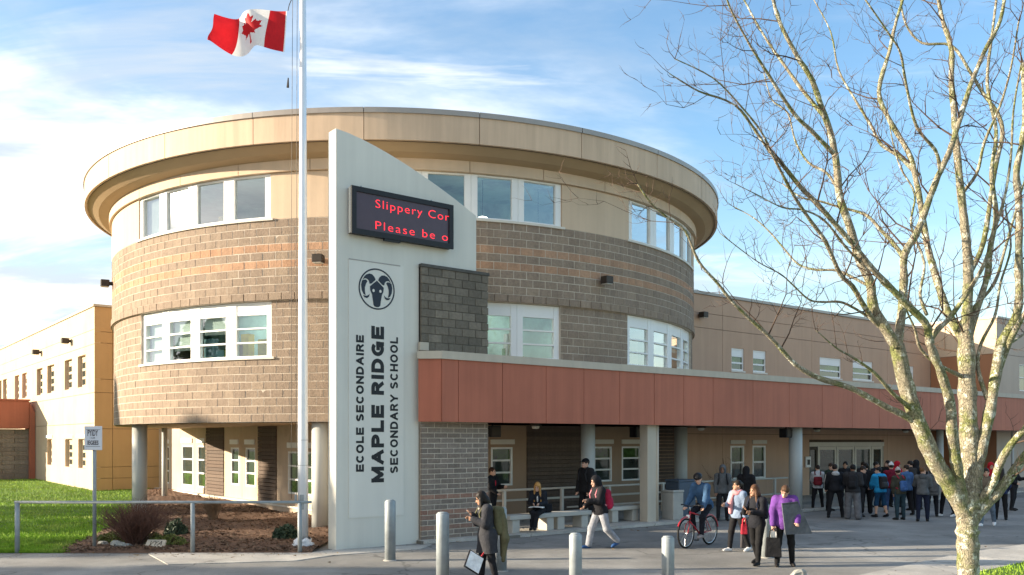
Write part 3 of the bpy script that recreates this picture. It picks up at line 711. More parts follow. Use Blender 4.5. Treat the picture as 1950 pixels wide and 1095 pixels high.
# ------------------------------------------------------------------ canopy
cy = thing('entrance_canopy', 'long flat canopy with rust red fascia panels over the entrance walk', 'canopy', fr(2.7, .5, 0))
def CP(o): o.matrix_parent_inverse = Matrix.Translation(-fr(2.7, .5, 0)); return o
ZC0, ZC1, ZC2 = 3.06, 4.63, 4.83
CD = .5; S0C = s_at(841, CD)
seams = [S0C]+[s_at(p, CD) for p in (873, 957, 1040, 1112, 1180, 1246, 1302, 1358, 1434, 1503, 1566, 1623, 1675, 1722, 1772, 1820, 1868, 1915, 1965)]+[48, 54, 60]
cmf = fmap(CD)
for a, b in zip(seams, seams[1:]):
    o = CP(MB().mbox(cmf, a+.008, b-.008, -.06, random.uniform(-.002, .002), ZC0, ZC1).build('fascia_panel', RED, cy))
def cham(t, d, z):     # short return from the front corner to the pylon
    p0 = fr(S0C, CD, 0); p1 = fr(2.2, .14, 0); e = (p0-p1); L = e.length; e /= L; n = Vector((e.y, -e.x, 0)); q = p1+e*t+n*d; return Vector((q.x, q.y, z))
CL = (fr(S0C, CD, 0)-fr(2.2, .14, 0)).length
CP(MB().mbox(cham, .0, CL-.01, -.05, 0, ZC0, ZC1).build('fascia_panel', RED, cy))
CP(MB().prism([(0, 0)], cham, 0, 0).build('x', RED, cy)) if False else None
CP(MB().mbox(cmf, S0C-.02, 60, -.3, .05, ZC1+.002, ZC2).build('coping', COPING, cy)); CP(MB().mbox(cham, -.02, CL+.02, -.28, .05, ZC1+.002, ZC2-.003).build('coping', COPING, cy))
body = [(S0C+.05, CD-.07), (60, CD-.07), (60, WD+.02), (4.45, WD+.02), (2.32, .12)]
bb = MB(); n_ = len(body)
for z in (ZC0+.03, ZC1-.1): bb.v += [tuple(fr(s, d, z)) for s, d in body]
bb.f = [tuple(range(n_)), tuple(range(n_, 2*n_))]+[(i, (i+1) % n_, n_+(i+1) % n_, n_+i) for i in range(n_)]
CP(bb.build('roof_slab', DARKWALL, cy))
def sq_post(s, d, w, dd, name='post', m=COLUMN): return CP(bevel(MB().mbox(fmap(0), s-w/2, s+w/2, d-dd/2, d+dd/2, 0, ZC0+.03).build(name, m, cy), .02, 2))
sq_post(s_at(1234, .1), .1, .40, .34, m=COPING)
CP(MB().tube([fr(s_at(1251, .25), .25, z) for z in (0, 3.1)], .06, 10).build('downpipe', COPING, cy, True))
for px, r, d in ((1515, .24, -.05), (1790, .15, -.6), (1928, .07, -.4)):
    q = fr(s_at(px, d), d, 0); CP(column(q.x, q.y, r, 0, ZC0+.03, cy))
# soffit lamps and speakers
def soffit_lamp(px, d):
    s = s_at(px, d); c = fr(s, d, ZC0+.03); t = thing('soffit_lamp', '', 'lamp', c, TH)
    MB().lathe([(.17, 0), (.17, -.06), (.13, -.07)], 18).build('housing', BRONZE, t, True); MB().lathe([(.12, -.071), (.11, -.14), (.05, -.16)], 18).build('diffuser', OFFW, t, True); return t
for px, d, l in ((1020, -1.2, 'pale ceiling lamp under canopy above the sitting woman'), (1335, -1.0, 'dark ceiling lamp under canopy above the cyclist'), (1556, -1.2, 'ceiling lamp under canopy above the entrance crowd, left of the tree'), (1725, -1.2, 'ceiling lamp under canopy just left of the tree limbs')):
    tag(soffit_lamp(px, d), l, 'lamp', 'lamps under the canopy')
def box_lamp(q, rz, label, m=BRONZE, k=.85):
    t = thing('wall_lamp', label, 'lamp', q, rz, 'wall lamps of the school')
    bevel(MB().box(-.03*k, .03*k, -.10, .0, -.06, .06).build('bracket', m, t), .005, 1)
    hd = bevel(MB().box(-.17*k, .17*k, -.44*k, -.1, -.13*k, .13*k).build('housing', m, t), .015, 1)
    MB().box(-.14*k, .14*k, -.42*k, -.12, -.135*k-.012, -.135*k).build('lens', OFFW, t); return t
for p, z, l in ((-62, zat(541, 30.4), 'dark box lamp sticking out at left edge of round wall'), (-7.0, zat(496, 24.6), 'dark box lamp on block wall between flagpole and white pylon'), (37.2, zat(535, 26.7), 'dark box lamp on block wall right of the pylon')):
    q = dmap(RD)(p, .0, z); box_lamp(q, rad(p), l)
box_lamp(fr(ws(1331), WD, 7.63), TH, 'dark box lamp on brown wing beside the round building')
for px, z, l in ((135, 7.35, 'small box lamp on left wing nearest its corner'), (78, 7.35, 'small box lamp on left wing farther from its corner')):
    q = fr(SL, -la(px), z); box_lamp(q, TH-rad(90), l, BRONZE, .95)
for px, d, l in ((938, -2.2, 'black loudspeaker box under canopy beside the brick pier'), (1213, -1.6, 'black loudspeaker box under canopy left of square post'), (1497, -.2, 'black loudspeaker box beside the right round canopy column')):
    t = thing('loudspeaker', l, 'speaker', fr(s_at(px, d), d, ZC0-.03), TH, 'loudspeakers under the canopy')
    bevel(MB().box(-.2, .2, -.16, .16, -.34, 0).build('case', BLACK, t), .01, 1); MB().box(-.16, .16, -.172, -.162, -.31, -.04).build('grille', BRONZE, t); MB().box(-.02, .02, -.02, .02, 0, .06).build('bracket', BLACK, t)
t = thing('card_reader', 'small white control box on wall left of the entrance doors', 'box', fr(ws(1537), WD, 1.35), TH)
bevel(MB().box(-.2, .2, -.08, -.003, 0, .5).build('case', WHITE, t), .02, 1); MB().box(-.11, .11, -.088, -.081, .12, .36).build('screen', BLACK, t)

# ------------------------------------------------------------------ pylon with lettering
pyl = thing('sign_pylon', 'tall pale grey sign pylon with slanted top and vertical school name', 'pylon', fr(0, 0, 0))
def YP(o):
    if isinstance(o, list): return [YP(x) for x in o]
    o.matrix_parent_inverse = Matrix.Translation(-fr(0, 0, 0)); return o
f0 = fmap(0)
top = []
for i in range(13):
    t = i/12; s = 4.1*t; top.append((s, 9.95-1.42*t**1.45*1.0))
poly = [(0, -.05), (2.31, -.05), (2.31, 6.98), (4.1, 6.98)]+top[::-1]
o = YP(bevel(MB().prism(poly, f0, -.4, 0).build('slab', PYL, pyl), .015, 2, 60))
YP(MB().mbox(f0, .33, 1.85, .001, .016, .74, 6.92).build('panel', PYL2, pyl))
YP(MB().mbox(f0, .33, 1.75, .016, .024, 6.90, 6.925).build('panel_edge', CAPM, pyl))
def vert(sb, z0):   # letters that read upwards: reading direction = +z, letter tops point to smaller s
    return lambda x, y, o: fr(sb-y, .018+o, z0+x)
def _arc(cx, cy, rx, ry, a0, a1, n=9): return [(cx+rx*math.cos(rad(a0+(a1-a0)*i/n)), cy+ry*math.sin(rad(a0+(a1-a0)*i/n))) for i in range(n+1)]
GL_ = {   # width and strokes of a heavy grotesque capital, cap height 1
 'E': (.62, [[(0, 0), (0, 1)], [(0, 1), (.62, 1)], [(0, .5), (.56, .5)], [(0, 0), (.62, 0)]]),
 'C': (.72, [_arc(.37, .5, .37, .5, 42, 318, 16)]), 'O': (.78, [_arc(.39, .5, .39, .5, 90, 450, 24)]), 'L': (.55, [[(0, 1), (0, 0)], [(0, 0), (.55, 0)]]),
 'S': (.64, [_arc(.32, .745, .31, .255, 28, 200, 9)+[(.12, .60), (.5, .42)]+_arc(.32, .255, .32, .255, 20, -152, 9)]),
 'N': (.68, [[(0, 0), (0, 1)], [(.68, 0), (.68, 1)], [(.02, .96), (.66, .04)]]), 'D': (.70, [[(0, 0), (0, 1)], [(0, 1), (.3, 1)]+_arc(.3, .5, .40, .5, 80, -80, 12)+[(.3, 0), (0, 0)]]),
 'A': (.74, [[(0, 0), (.36, 1)], [(.38, 1), (.74, 0)], [(.14, .34), (.60, .34)]]), 'I': (0, [[(0, 0), (0, 1)]]),
 'R': (.66, [[(0, 0), (0, 1)], [(0, 1), (.36, 1)]+_arc(.36, .76, .26, .24, 80, -80, 8)+[(.36, .52), (0, .52)], [(.36, .50), (.64, 0)]]),
 'M': (.82, [[(0, 0), (0, 1)], [(.82, 0), (.82, 1)], [(.03, .96), (.41, .08)], [(.41, .08), (.79, .96)]]),
 'P': (.64, [[(0, 0), (0, 1)], [(0, 1), (.36, 1)]+_arc(.36, .74, .28, .26, 80, -80, 8)+[(.36, .48), (0, .48)]]),
 'G': (.76, [_arc(.38, .5, .38, .5, 45, 350, 16), [(.42, .46), (.76, .46)], [(.74, .48), (.74, 0)]]), 'H': (.68, [[(0, 0), (0, 1)], [(.68, 0), (.68, 1)], [(0, .5), (.68, .5)]]),
 'Y': (.70, [[(0, 1), (.35, .45)], [(.70, 1), (.35, .45)], [(.35, .5), (.35, 0)]]),
}
def block_words(txt, cap, thick, length, place, m, parent):
    t_ = thick; sp_w, gap_ = .55, .17
    total = sum((sp_w if ch == ' ' else GL_[ch][0]+t_+gap_) for ch in txt)-gap_
    kx = length/total; x = 0
    for word in txt.split(' '):
        for ch in word:
            mb = MB(); lay = 0
            w_, strokes = GL_[ch]
            for st_ in strokes:
                pts_ = [Vector(((x+t_/2+p[0])*kx, (t_/2+p[1]*(1-t_))*cap)) for p in st_]; hw_ = t_*min(cap, kx)/2*1.0; L_ = []; R_ = []
                straight = len(pts_) == 2
                if straight:
                    e_ = (pts_[1]-pts_[0]).normalized(); pts_[0] = pts_[0]-e_*hw_*.98; pts_[1] = pts_[1]+e_*hw_*.98
                    if 'A' <= ch <= 'Z' and abs(e_.x) > .2 and abs(e_.y) > .2:   # slanted strokes end flush with the cap line
                        for q_ in (0, 1):
                            lim = min(max(pts_[q_].y, 0), cap); pts_[q_] = pts_[q_]+e_*((lim-pts_[q_].y)/e_.y)
                for k_ in range(len(pts_)):
                    a_ = pts_[max(k_-1, 0)]; b_ = pts_[min(k_+1, len(pts_)-1)]; e_ = (b_-a_).normalized(); nn_ = Vector((-e_.y, e_.x))
                    L_.append(pts_[k_]+nn_*hw_); R_.append(pts_[k_]-nn_*hw_)
                o_ = .002+.0006*(lay % 5); lay += 1
                for k_ in range(len(pts_)-1): mb.quad(*[tuple(place(p.x, min(max(p.y, 0), cap), o_)) for p in (L_[k_], R_[k_], R_[k_+1], L_[k_+1])])
            x += w_+t_+gap_
            YP(mb.build('letter', m, parent))
        x += sp_w-0*gap_
block_words('ECOLE SECONDAIRE', .215, .265, 3.28, vert(.735, 1.84), INK, pyl)
block_words('MAPLE RIDGE', .355, .285, 3.80, vert(1.29, 1.57), INK, pyl)
block_words('SECONDARY SCHOOL', .235, .26, 3.36, vert(1.69, 1.78), INK, pyl)
# ram emblem in a ring
EC = (1.09, 6.27); ER = .50
def epos(x, y): return (EC[0]+x*ER, EC[1]+y*ER)
ring = MB(); n_ = 56
for i in range(n_):
    a, b = 2*math.pi*i/n_, 2*math.pi*(i+1)/n_
    ring.prism([epos(math.cos(a), math.sin(a)), epos(math.cos(b), math.sin(b)), epos(.93*math.cos(b), .93*math.sin(b)), epos(.93*math.cos(a), .93*math.sin(a))], f0, .017, .022)
em_ = YP(ring.build('emblem', NAVY, pyl))
def flat(poly, name='horn'): YP(MB().prism([epos(*p) for p in poly], f0, .017, .023).build(name, NAVY, pyl))
def arc(c, rx, ry, a0, a1, n=12): return [(c[0]+rx*math.cos(rad(a0+(a1-a0)*i/n)), c[1]+ry*math.sin(rad(a0+(a1-a0)*i/n))) for i in range(n+1)]
head = [(0, .41), (.2, .25), (.38, .10), (.36, -.1), (.27, -.28), (.21, -.62), (.19, -.78), (.12, -.86), (0, -.88)]
head = head+[(-x, y) for x, y in head[::-1][1:-1]]
flat(head, 'ram_head')
for sg in (1, -1):
    h1 = [(.07, .44), (.14, .58), (.27, .69), (.42, .71), (.58, .65), (.70, .53), (.78, .37), (.66, .46), (.53, .44), (.44, .36), (.40, .22), (.30, .24)]
    h2 = [(.82, .33), (.86, .12), (.83, -.12), (.74, -.30), (.62, -.36), (.66, -.18), (.66, .02), (.60, .20), (.52, .33), (.60, .40), (.72, .38)]
    h3 = [(.76, -.37), (.68, -.46), (.55, -.49), (.44, -.42), (.40, -.27), (.47, -.34), (.56, -.38), (.66, -.38)]
    for h in (h1, h2, h3): flat([(sg*x, y) for x, y in h][::sg])
    YP(MB().prism([epos(sg*.19+.065*math.cos(rad(k*30)), -.09+.075*math.sin(rad(k*30))) for k in range(12)], f0, .0235, .026).build('ram_eye', PYL2, pyl))
# ------------------------------------------------------------------ LED display
led = thing('message_display', 'black framed electronic message board with red letters on the pylon', 'display', fr(.33, 0, 7.49))
def DP(o):
    if isinstance(o, list): return [DP(x) for x in o]
    o.matrix_parent_inverse = Matrix.Translation(-fr(.33, 0, 7.49)); return o
l0, l1, q0, q1 = .30, 3.22, 7.49, 8.62
SCR = mat('display_face', (.075, .045, .06), .35, .06, 6., .0, spec=.4)
DP(MB().mbox(f0, l0+.02, l1-.02, .01, .17, q0+.02, q1-.02).build('case', BLACK, led))
DP(MB().mbox(f0, l0, l0+.019, .06, .17, q0+.02, q1-.02).build('case_side', OFFW, led))
fb = MB()
for a, b, c, e in ((l0, l1, q1-.12, q1), (l0, l1, q0, q0+.13), (l0, l0+.13, q0+.13, q1-.12), (l1-.13, l1, q0+.13, q1-.12)): fb.mbox(f0, a, b, .171, .215, c, e)
DP(fb.build('bezel', BLACK, led))
DP(MB().mbox(f0, l0+.13, l1-.13, .171, .18, q0+.13, q1-.12).build('screen', SCR, led))
REDL = emit_mat('red_led', (1., .025, .04), .5)
hor = lambda s0, z0: (lambda x, y, o: fr(s0+x, .181+o, z0+y))
DP(text_mesh('Slippery Cor', .29, REDL, 'letter', led, hor(l0+.66, 8.20), 1.15, -.004, .002, width=2.14, letters=True))
DP(text_mesh('Please be o', .29, REDL, 'letter', led, hor(l0+.66, 7.68), 1.2, -.004, .002, width=2.10, letters=True))
DP(MB().mbox(f0, l0+.9, l0+1.35, .12, .2, q0-.05, q0-.001).build('sensor_bar', BLACK, led))
for s in (.6, 2.6): DP(MB().tube([fr(s, .12, q1), fr(s, .12, q1+.05)], .02, 8).build('lifting_eye', STEEL, led))
# ------------------------------------------------------------------ brick pier beside the pylon
pr_ = thing('brick_pier', 'grey brown brick pier with dark stone top beside the white pylon', 'pier', fr(2.3, .1, 0))
def IP(o): o.matrix_parent_inverse = Matrix.Translation(-fr(2.3, .1, 0)); return o
p0, p1, pd0, pd1 = 2.32, 4.42, -1.0, .10
IP(MB().mbox(f0, p0+.02, p1-.02, pd0+.02, pd1-.007, -.05, 3.15).build('mortar', MORTAR, pr_)); IP(MB().mbox(f0, p0+.03, p1-.03, pd0+.03, pd1-.02, 3.15, 6.93).build('mortar', mat('mortar_dark', (.13, .12, .105), .95), pr_))
shared = {}
def pbrick(kind, w, h, m, pos, rz):
    key = (kind, round(w, 3), round(h, 3))
    if key not in shared:
        k = MB().box(0, w, 0, .06, 0, h); me = mesh_data(kind, k.v, k.f, m)
        bm = bmesh.new(); bm.from_mesh(me); bmesh.ops.recalc_face_normals(bm, faces=bm.faces); bmesh.ops.bevel(bm, geom=bm.edges[:], offset=.005, segments=1, affect='EDGES'); bm.to_mesh(me); bm.free(); shared[key] = me
    o = link(bpy.data.objects.new('brick' if kind[0] == 'b' else 'stone_block', shared[key]), pr_); o.location = Vector(pos)-fr(2.3, .1, 0); o.rotation_euler = (0, 0, rz); return o
def course(x0, x1, z, h, L, off, kindm, face):
    x = x0-off
    while x < x1-.02:
        a, b = max(x, x0), min(x+L-.018, x1)
        if b-a > .03:
            j = random.uniform(-.004, .004)
            if face == 0: pbrick(kindm[0], b-a, h-.018, kindm[1], fr(a, pd1+j, z), TH)
            else: pbrick(kindm[0], b-a, h-.018, kindm[1], fr(p1+j, pd1-.065-x1+b, z) if False else fr(p1+j, -b, z), TH+rad(90))
        x += L
r = 0; z = .06
while z < 3.1:
    km = ('b_red', BR_R) if r in (2, 4, 5, 8) else ('b_grey', BR_P)
    course(p0, p1, z, .13, .40, .2 if r % 2 else 0, km, 0)
    z += .13; r += 1
r = 0; z = 4.45
while z < 6.9:
    course(p0, p1, z, .21, .42, .21 if r % 2 else 0, ('stone', BR_D), 0); z += .21; r += 1
IP(bevel(MB().mbox(f0, p0-.02, p1+.03, pd0, pd1+.03, 6.95, 7.04).build('cap', mat('cap_stone', (.10, .095, .085), .9, .2, 6., .5, 50), pr_), .015, 1))
IP(MB().mbox(f0, p0-.06, p1-1.9, pd1-.06, pd1+.03, 4.86, 5.06).build('bracket', COPING, pr_))

# ------------------------------------------------------------------ flagpole and flag
fpq = gp(577, 1045); FY = fpq.y
fpo = thing('flagpole', 'tall white tapered flagpole on a wrapped base in front of the school', 'flagpole', fpq)
MB().lathe([(.126, 0), (.122, 2.0), (.114, 4), (.090, 9), (.072, 13), (.066, 14.2)], 24).build('pole', POLE, fpo, True)
MB().sphere((0, 0, 14.3), .11).build('finial', POLE, fpo, True)
mb = MB(); n_ = 20
prof = [(.20, .0), (.25, .04), (.24, .12), (.20, .17), (.21, .21), (.165, .25)]
for i, (r, z) in enumerate(prof):
    for k in range(n_):
        a = 2*math.pi*k/n_; rr = r*(1+.10*math.sin(3*a+i*1.3)+.06*math.sin(7*a+i)); mb.v.append((rr*math.cos(a), rr*math.sin(a), z+.03*math.sin(4*a+i)*(i > 0)))
for i in range(len(prof)-1):
    for k in range(n_): a = i*n_+k; b = i*n_+(k+1) % n_; mb.f.append((a, b, b+n_, a+n_))
mb.build('base_wrap', mat('wrap_white', (.7, .72, .75), .5, .15, 14.), fpo, True)
mb = MB()
for dx in (-.15, -.27): mb.tube([(dx, -.02, 1.2), (dx*1.0, -.02, 8), (dx*.9, 0, 14.1)], .006, 5)
mb.build('halyard', BRONZE, fpo); MB().box(-.17, -.12, -.13, -.09, 1.1, 1.3).build('cleat', STEEL, fpo)
MB().tube([(-.35, -.05, zat(168, FY)), (-.34, -.05, zat(150, FY))], [.035, .015], 6).build('halyard_weight', BRONZE, fpo)
for z in (1.65, 2.25): MB().torus((0, 0, z+.35), (0, 0, 1), .122, .006, 24, 6).build('band', STEEL, fpo)
bevel(MB().box(-.05, .05, -.132, -.118, .95, 1.3).build('hatch', STEEL, fpo), .01, 1)
leaf = [(0, 1), (.17, .68), (.36, .78), (.27, .30), (.50, .55), (.56, .42), (.82, .47), (.73, .21), (.88, .12), (.48, -.22), (.53, -.38), (.07, -.31), (.09, -.80), (0, -.80)]
leaf = leaf+[(-x, y) for x, y in leaf[::-1][1:-1]]
def inside(p, poly):
    x, y = p; c = False
    for (x0, y0), (x1, y1) in zip(poly, poly[1:]+poly[:1]):
        if (y0 > y) != (y1 > y) and x < (x1-x0)*(y-y0)/(y1-y0)+x0: c = not c
    return c
nu, nv = 128, 64; FW, FH = 1.86, .97
hx, hz = xat(546, FY), zat(22, FY)
v = []; fa = []; mi = []
for j in range(nv+1):
    for i in range(nu+1):
        u, w = i/nu, j/nv
        amp = .05+.20*u
        y = amp*math.sin(u*9.5+w*1.6+.4)+.05*u*math.sin(w*6+u*4)
        x = -u*FW*(.93-.05*u)+.10*math.sin(u*9.5+w*2.6)*u-.07*w+.9*max(0, u-.8)*math.sin(w*5.0-.6)*.35
        z = -w*FH*(1-.17*u)+.06*math.sin(u*5.0+.3)-.05*u+.09*u*math.sin(u*11+w*3.4)*(.3+w)
        v.append((x, y, z))
for j in range(nv):
    for i in range(nu):
        a = j*(nu+1)+i; fa.append((a, a+nu+1, a+nu+2, a+1)); u, w = (i+.5)/nu, (j+.5)/nv
        red = u < .25 or u > .75 or inside(((u-.5)*FW/(.44*FH), (.5-w)/.44), leaf)
        mi.append(2 if u < .012 else int(red))
FWH = mat('flag_white', (.80, .78, .76), .7, .04, 4.); FRD = mat('flag_red', (.52, .012, .018), .65, .12, 4.)
for m in (FWH, FRD):       # thin cloth lets the sun through
    n = m.node_tree.nodes; L = m.node_tree.links; b = n['Principled BSDF']; tl = n.new('ShaderNodeBsdfTranslucent'); L.new(n[m['hs']].outputs[0], tl.inputs[0]); mx = n.new('ShaderNodeMixShader'); mx.inputs[0].default_value = .4
    L.new(b.outputs[0], mx.inputs[1]); L.new(tl.outputs[0], mx.inputs[2]); L.new(mx.outputs[0], n['Material Output'].inputs[0])
fl = thing('flag', 'red and white maple leaf flag blowing from the flagpole', 'flag', (hx, FY, hz))
me = mesh_data('cloth', v, fa, FWH, True); me.materials.append(FRD); me.materials.append(FWH); me.polygons.foreach_set('material_index', mi); link(bpy.data.objects.new('cloth', me), fl)
MB().tube([(.03, 0, .02), (.06, 0, .16), (.12, 0, .3)], .01, 6).build('clip', BRONZE, fl)

# ------------------------------------------------------------------ rail, post sign, bollards
ry = 20.42
rl = thing('pipe_railing', 'low galvanised pipe railing along the front of lawn and planting bed', 'railing', (xat(33, ry), ry, 0))
xe = -4.62-xat(33, ry)
MB().tube([(-.06, 0, 1.17), (xe, 0, 1.17)], .032, 10).build('top_rail', STEEL, rl, True)
for px, r in ((33, .055), (367, .05), (571, .05)): MB().tube([(xat(px, ry)-xat(33, ry), 0, -.05), (xat(px, ry)-xat(33, ry), 0, 1.15)], r, 12).build('post', STEEL, rl, True)
q = gp(180, 1046)
sp = thing('post_sign', 'small white notice sign on thin steel post standing in the lawn', 'sign', q)
MB().tube([(0, 0, -.05), (0, 0, 2.9)], .045, 10).build('post', STEEL, sp, True)
bevel(MB().box(-.21, .21, -.075, -.05, 2.36, 2.93).build('plate', mat('sign_white', (.66, .67, .70), .5, .03), sp), .008, 1)
INKS = mat('sign_ink', (.09, .08, .09), .6)
pl = lambda z0, x0=-.13: (lambda x, y, o: Vector((x0+x, -.077-o, z0+y)))
text_mesh('PYIDY', .20, INKS, 'lettering', sp, pl(2.70), 1, .004, .001, width=.25)
text_mesh('1 CAR', .06, INKS, 'lettering', sp, pl(2.63, -.07), 1, 0, .001, width=.12)
text_mesh('IEGEES', .14, INKS, 'lettering', sp, pl(2.49), 1, .004, .001, width=.26)
for z in (2.85, 2.45): MB().box(-.17, .17, -.078, -.0755, z-.007, z+.001).build('rule', INKS, sp)
for px, yy, h, r, l in ((743, 19.15, 1.29, .118, 'steel bollard right in front of the white pylon'), (843, 16.0, 1.28, .118, 'steel bollard in front of the brick pier, left of the woman in parka'), (1096, 14.5, 1.06, .105, 'steel bollard in front of the hooded walker'), (1272, 14.6, 1.0, .105, 'steel bollard in front of the bicycle'), (955, 17.6, 1.25, .105, 'steel bollard half hidden behind woman in dark parka'), (1459, 19.6, 1.15, .10, 'steel bollard behind the woman in black, left of purple jacket')):
    t = thing('bollard', l, 'bollard', (xat(px, yy), yy, 0), random.uniform(0, 6), 'steel bollards along the drive')
    MB().lathe([(r, -.02), (r, h-.02), (r-.012, h)], 22).build('tube', STEEL, t, False).data.polygons.foreach_set('use_smooth', [True]*44+[False]*2)
    MB().lathe([(r-.015, h-.001), (r*.7, h+.02), (.01, h+.028)], 18).build('cap', STEEL, t, True); MB().lathe([(r+.03, -.01), (r+.03, .012), (r+.001, .02)], 18).build('footing', PAVE, t)
# ------------------------------------------------------------------ benches, guard rail, bins
def bench(s0, s1, d, label):
    t = thing('bench', label, 'bench', fr(s0, d, .09), TH, 'concrete benches on the walk'); L = s1-s0
    bevel(MB().box(-.1, L, 0, .48, .36, .48).build('seat', CONC, t), .015, 2)
    for x in (.0, L-.36): bevel(MB().box(x, x+.26, .04, .44, 0, .36).build('leg', CONC, t), .012, 1)
    return t
sb = s_at(972, .35); sc = s_at(1062, .35); se_ = s_at(1128, .35)
bench(sb+.1, sc, .35, 'pale concrete bench with the sitting woman on it'); bench(sc+.06, se_, .33, 'pale concrete bench behind the hooded walker')
bench(s_at(1168, -.2), s_at(1222, -.2), -.2, 'pale concrete bench left of the square canopy post')
gd = -2.3
gr = thing('guard_rail', 'pale pipe guard rail along the wall under the canopy', 'railing', fr(s_at(950, gd), gd, .09), TH)
GL = s_at(1500, gd)-s_at(950, gd)
for z in (.98,): MB().tube([(-.2, 0, z), (GL, 0, z)], .035, 10).build('top_rail', OFFW, gr, True)
MB().tube([(s_at(1080, gd)-s_at(950, gd), 0, .35), (GL, 0, .35)], .03, 8).build('lower_rail', OFFW, gr, True)
for px in (960, 1070, 1160, 1262, 1380, 1475): x = s_at(px, gd)-s_at(950, gd); bevel(MB().box(x-.05, x+.05, -.05, .05, 0, .96).build('post', OFFW, gr), .01, 1)
q = fr(s_at(1281, .1), .1, .09)
t = thing('litter_bin', 'beige concrete litter bin beside the square canopy post', 'bin', q, TH)
bevel(MB().box(-.24, .24, -.24, .24, 0, .86).build('body', CONC, t), .02, 2); bevel(MB().box(-.26, .26, -.26, .26, .86, .93).build('rim', CONC, t), .015, 1); MB().box(-.14, .14, -.14, .14, .93, .95).build('opening', BLACK, t)
BLUEG = mat('bin_bluegrey', (.10, .13, .17), .5, .06)
q = fr(s_at(1296, -.75), -.75, .09); t = thing('recycling_bin', 'blue grey recycling bin behind the cyclist', 'bin', q, TH)
bevel(MB().box(-.42, .42, -.3, .3, 0, 1.12).build('body', BLUEG, t), .03, 2); bevel(MB().box(-.44, .44, -.32, .32, 1.121, 1.2).build('lid', BLUEG, t), .02, 1)
# ------------------------------------------------------------------ bed: shrubs, stones, plaque
def leafy(name, label, c, rx, rz, n, m, leaf=.05, stems=8):
    t = thing(name, label, 'shrub', c); pts = []
    v = []; f = []
    for i in range(n):
        d = RNG.normal(0, 1, 3); d /= np.linalg.norm(d); d[2] = abs(d[2])*.9-.15; r = (.55+.45*random.random()**.5)*(1+.12*math.sin(d[0]*5+d[1]*7))
        p = d*r*np.array((rx, rx, rz)); p[2] = max(p[2], .0)+.05
        a = RNG.normal(0, 1, 3); a /= np.linalg.norm(a); b = np.cross(a, RNG.normal(0, 1, 3)); b /= np.linalg.norm(b)+1e-6; k = len(v); q = leaf*random.uniform(.6, 1.3)
        v += [tuple(p-a*q), tuple(p+b*q*.4), tuple(p+a*q), tuple(p-b*q*.4)]; f.append((k, k+1, k+2, k+3))
    tag(obj('foliage', v, f, m, t), kind='stuff')
    mb = MB()
    for i in range(stems): a = random.uniform(0, 6.28); mb.tube([(0, 0, -.03), (math.cos(a)*rx*.6, math.sin(a)*rx*.6, rz*.8)], [.012, .004], 5)
    mb.build('stems', BARK2, t); return t
BARK2 = mat('shrub_bark', (.11, .055, .042), .9, .3, 20.)
SHG = mat('shrub_leaf_grey', (.055, .085, .05), .6, .35, 9., 0); SHY = mat('shrub_leaf_yellow', (.13, .15, .035), .6, .4, 8., 0, col2=(.07, .10, .03), c2scale=4.)
q = gp(335, 1019, .1); leafy('round_shrub', 'rounded grey green shrub beside the bare red bush', (q.x, q.y, bed_z(q.x, q.y)-.03), .30, .48, 1500, SHG)
q = gp(546, 1026, .1); leafy('round_shrub', 'rounded grey green shrub left of the flagpole base', (q.x, q.y, bed_z(q.x, q.y)-.03), .34, .42, 1700, SHG)
for px, py, l in ((292, 1030, 'low yellow green shrub right of the bare red bush'), (215, 1027, 'low yellow green shrub left of the bare red bush'), (322, 1034, 'low yellow green shrub at foot of the rounded shrub')):
    q = gp(px, py, .1); leafy('low_shrub', l, (q.x, q.y, bed_z(q.x, q.y)-.04), .42, .28, 700, SHY, .045)
def bare_bush(label, q, n, h, spread, m, up=.5):
    t = thing('bare_bush', label, 'shrub', q); mb = MB()
    for i in range(n):
        a = random.uniform(0, 6.28); sp_ = random.random()**.6*spread; hh = h*random.uniform(.6, 1.05)*(1-.25*(sp_/spread)**2)
        p0 = Vector((random.gauss(0, .05), random.gauss(0, .05), -.03)); p2 = Vector((math.cos(a)*sp_, math.sin(a)*sp_, hh)); p1 = p0.lerp(p2, .5)+Vector((random.gauss(0, .03), random.gauss(0, .03), .07))
        mb.tube([p0, p1, p2], [.008, .006, .002], 4, False)
        for k in range(4):
            s_ = random.uniform(.4, .95); b0 = p0.lerp(p1, s_*2) if s_ < .5 else p1.lerp(p2, s_*2-1); mb.tube([b0, b0+Vector((random.gauss(0, .09), random.gauss(0, .09), random.uniform(.05, .22)))], [.004, .0015], 3, False)
    tag(mb.build('twigs', m, t), kind='stuff'); MB().tube([(0, 0, -.05), (0, 0, .12)], [.06, .04], 8).build('crown_base', m, t); return t
q = gp(258, 1034, .1); bare_bush('large bare red brown bush behind the pipe railing', (q.x, q.y, bed_z(q.x, q.y)-.03), 460, 1.12, .95, mat('red_twig', (.13, .068, .05), .85, .3, 15.))
q = gp(405, 985, .25); bare_bush('thin dry grass like bush in middle of the planting bed', (q.x, q.y, bed_z(q.x, q.y)-.03), 120, .8, .4, mat('dry_twig', (.24, .16, .10), .85, .3, 15.))
q = fr(ws(1352), WD+.9, .05); bare_bush('thin bare bush against brown wing behind the standing students', q, 26, 2.1, 1.1, BARK2)
ROCK = mat('pale_rock', (.34, .335, .30), .9, .2, 9., 1., 22)
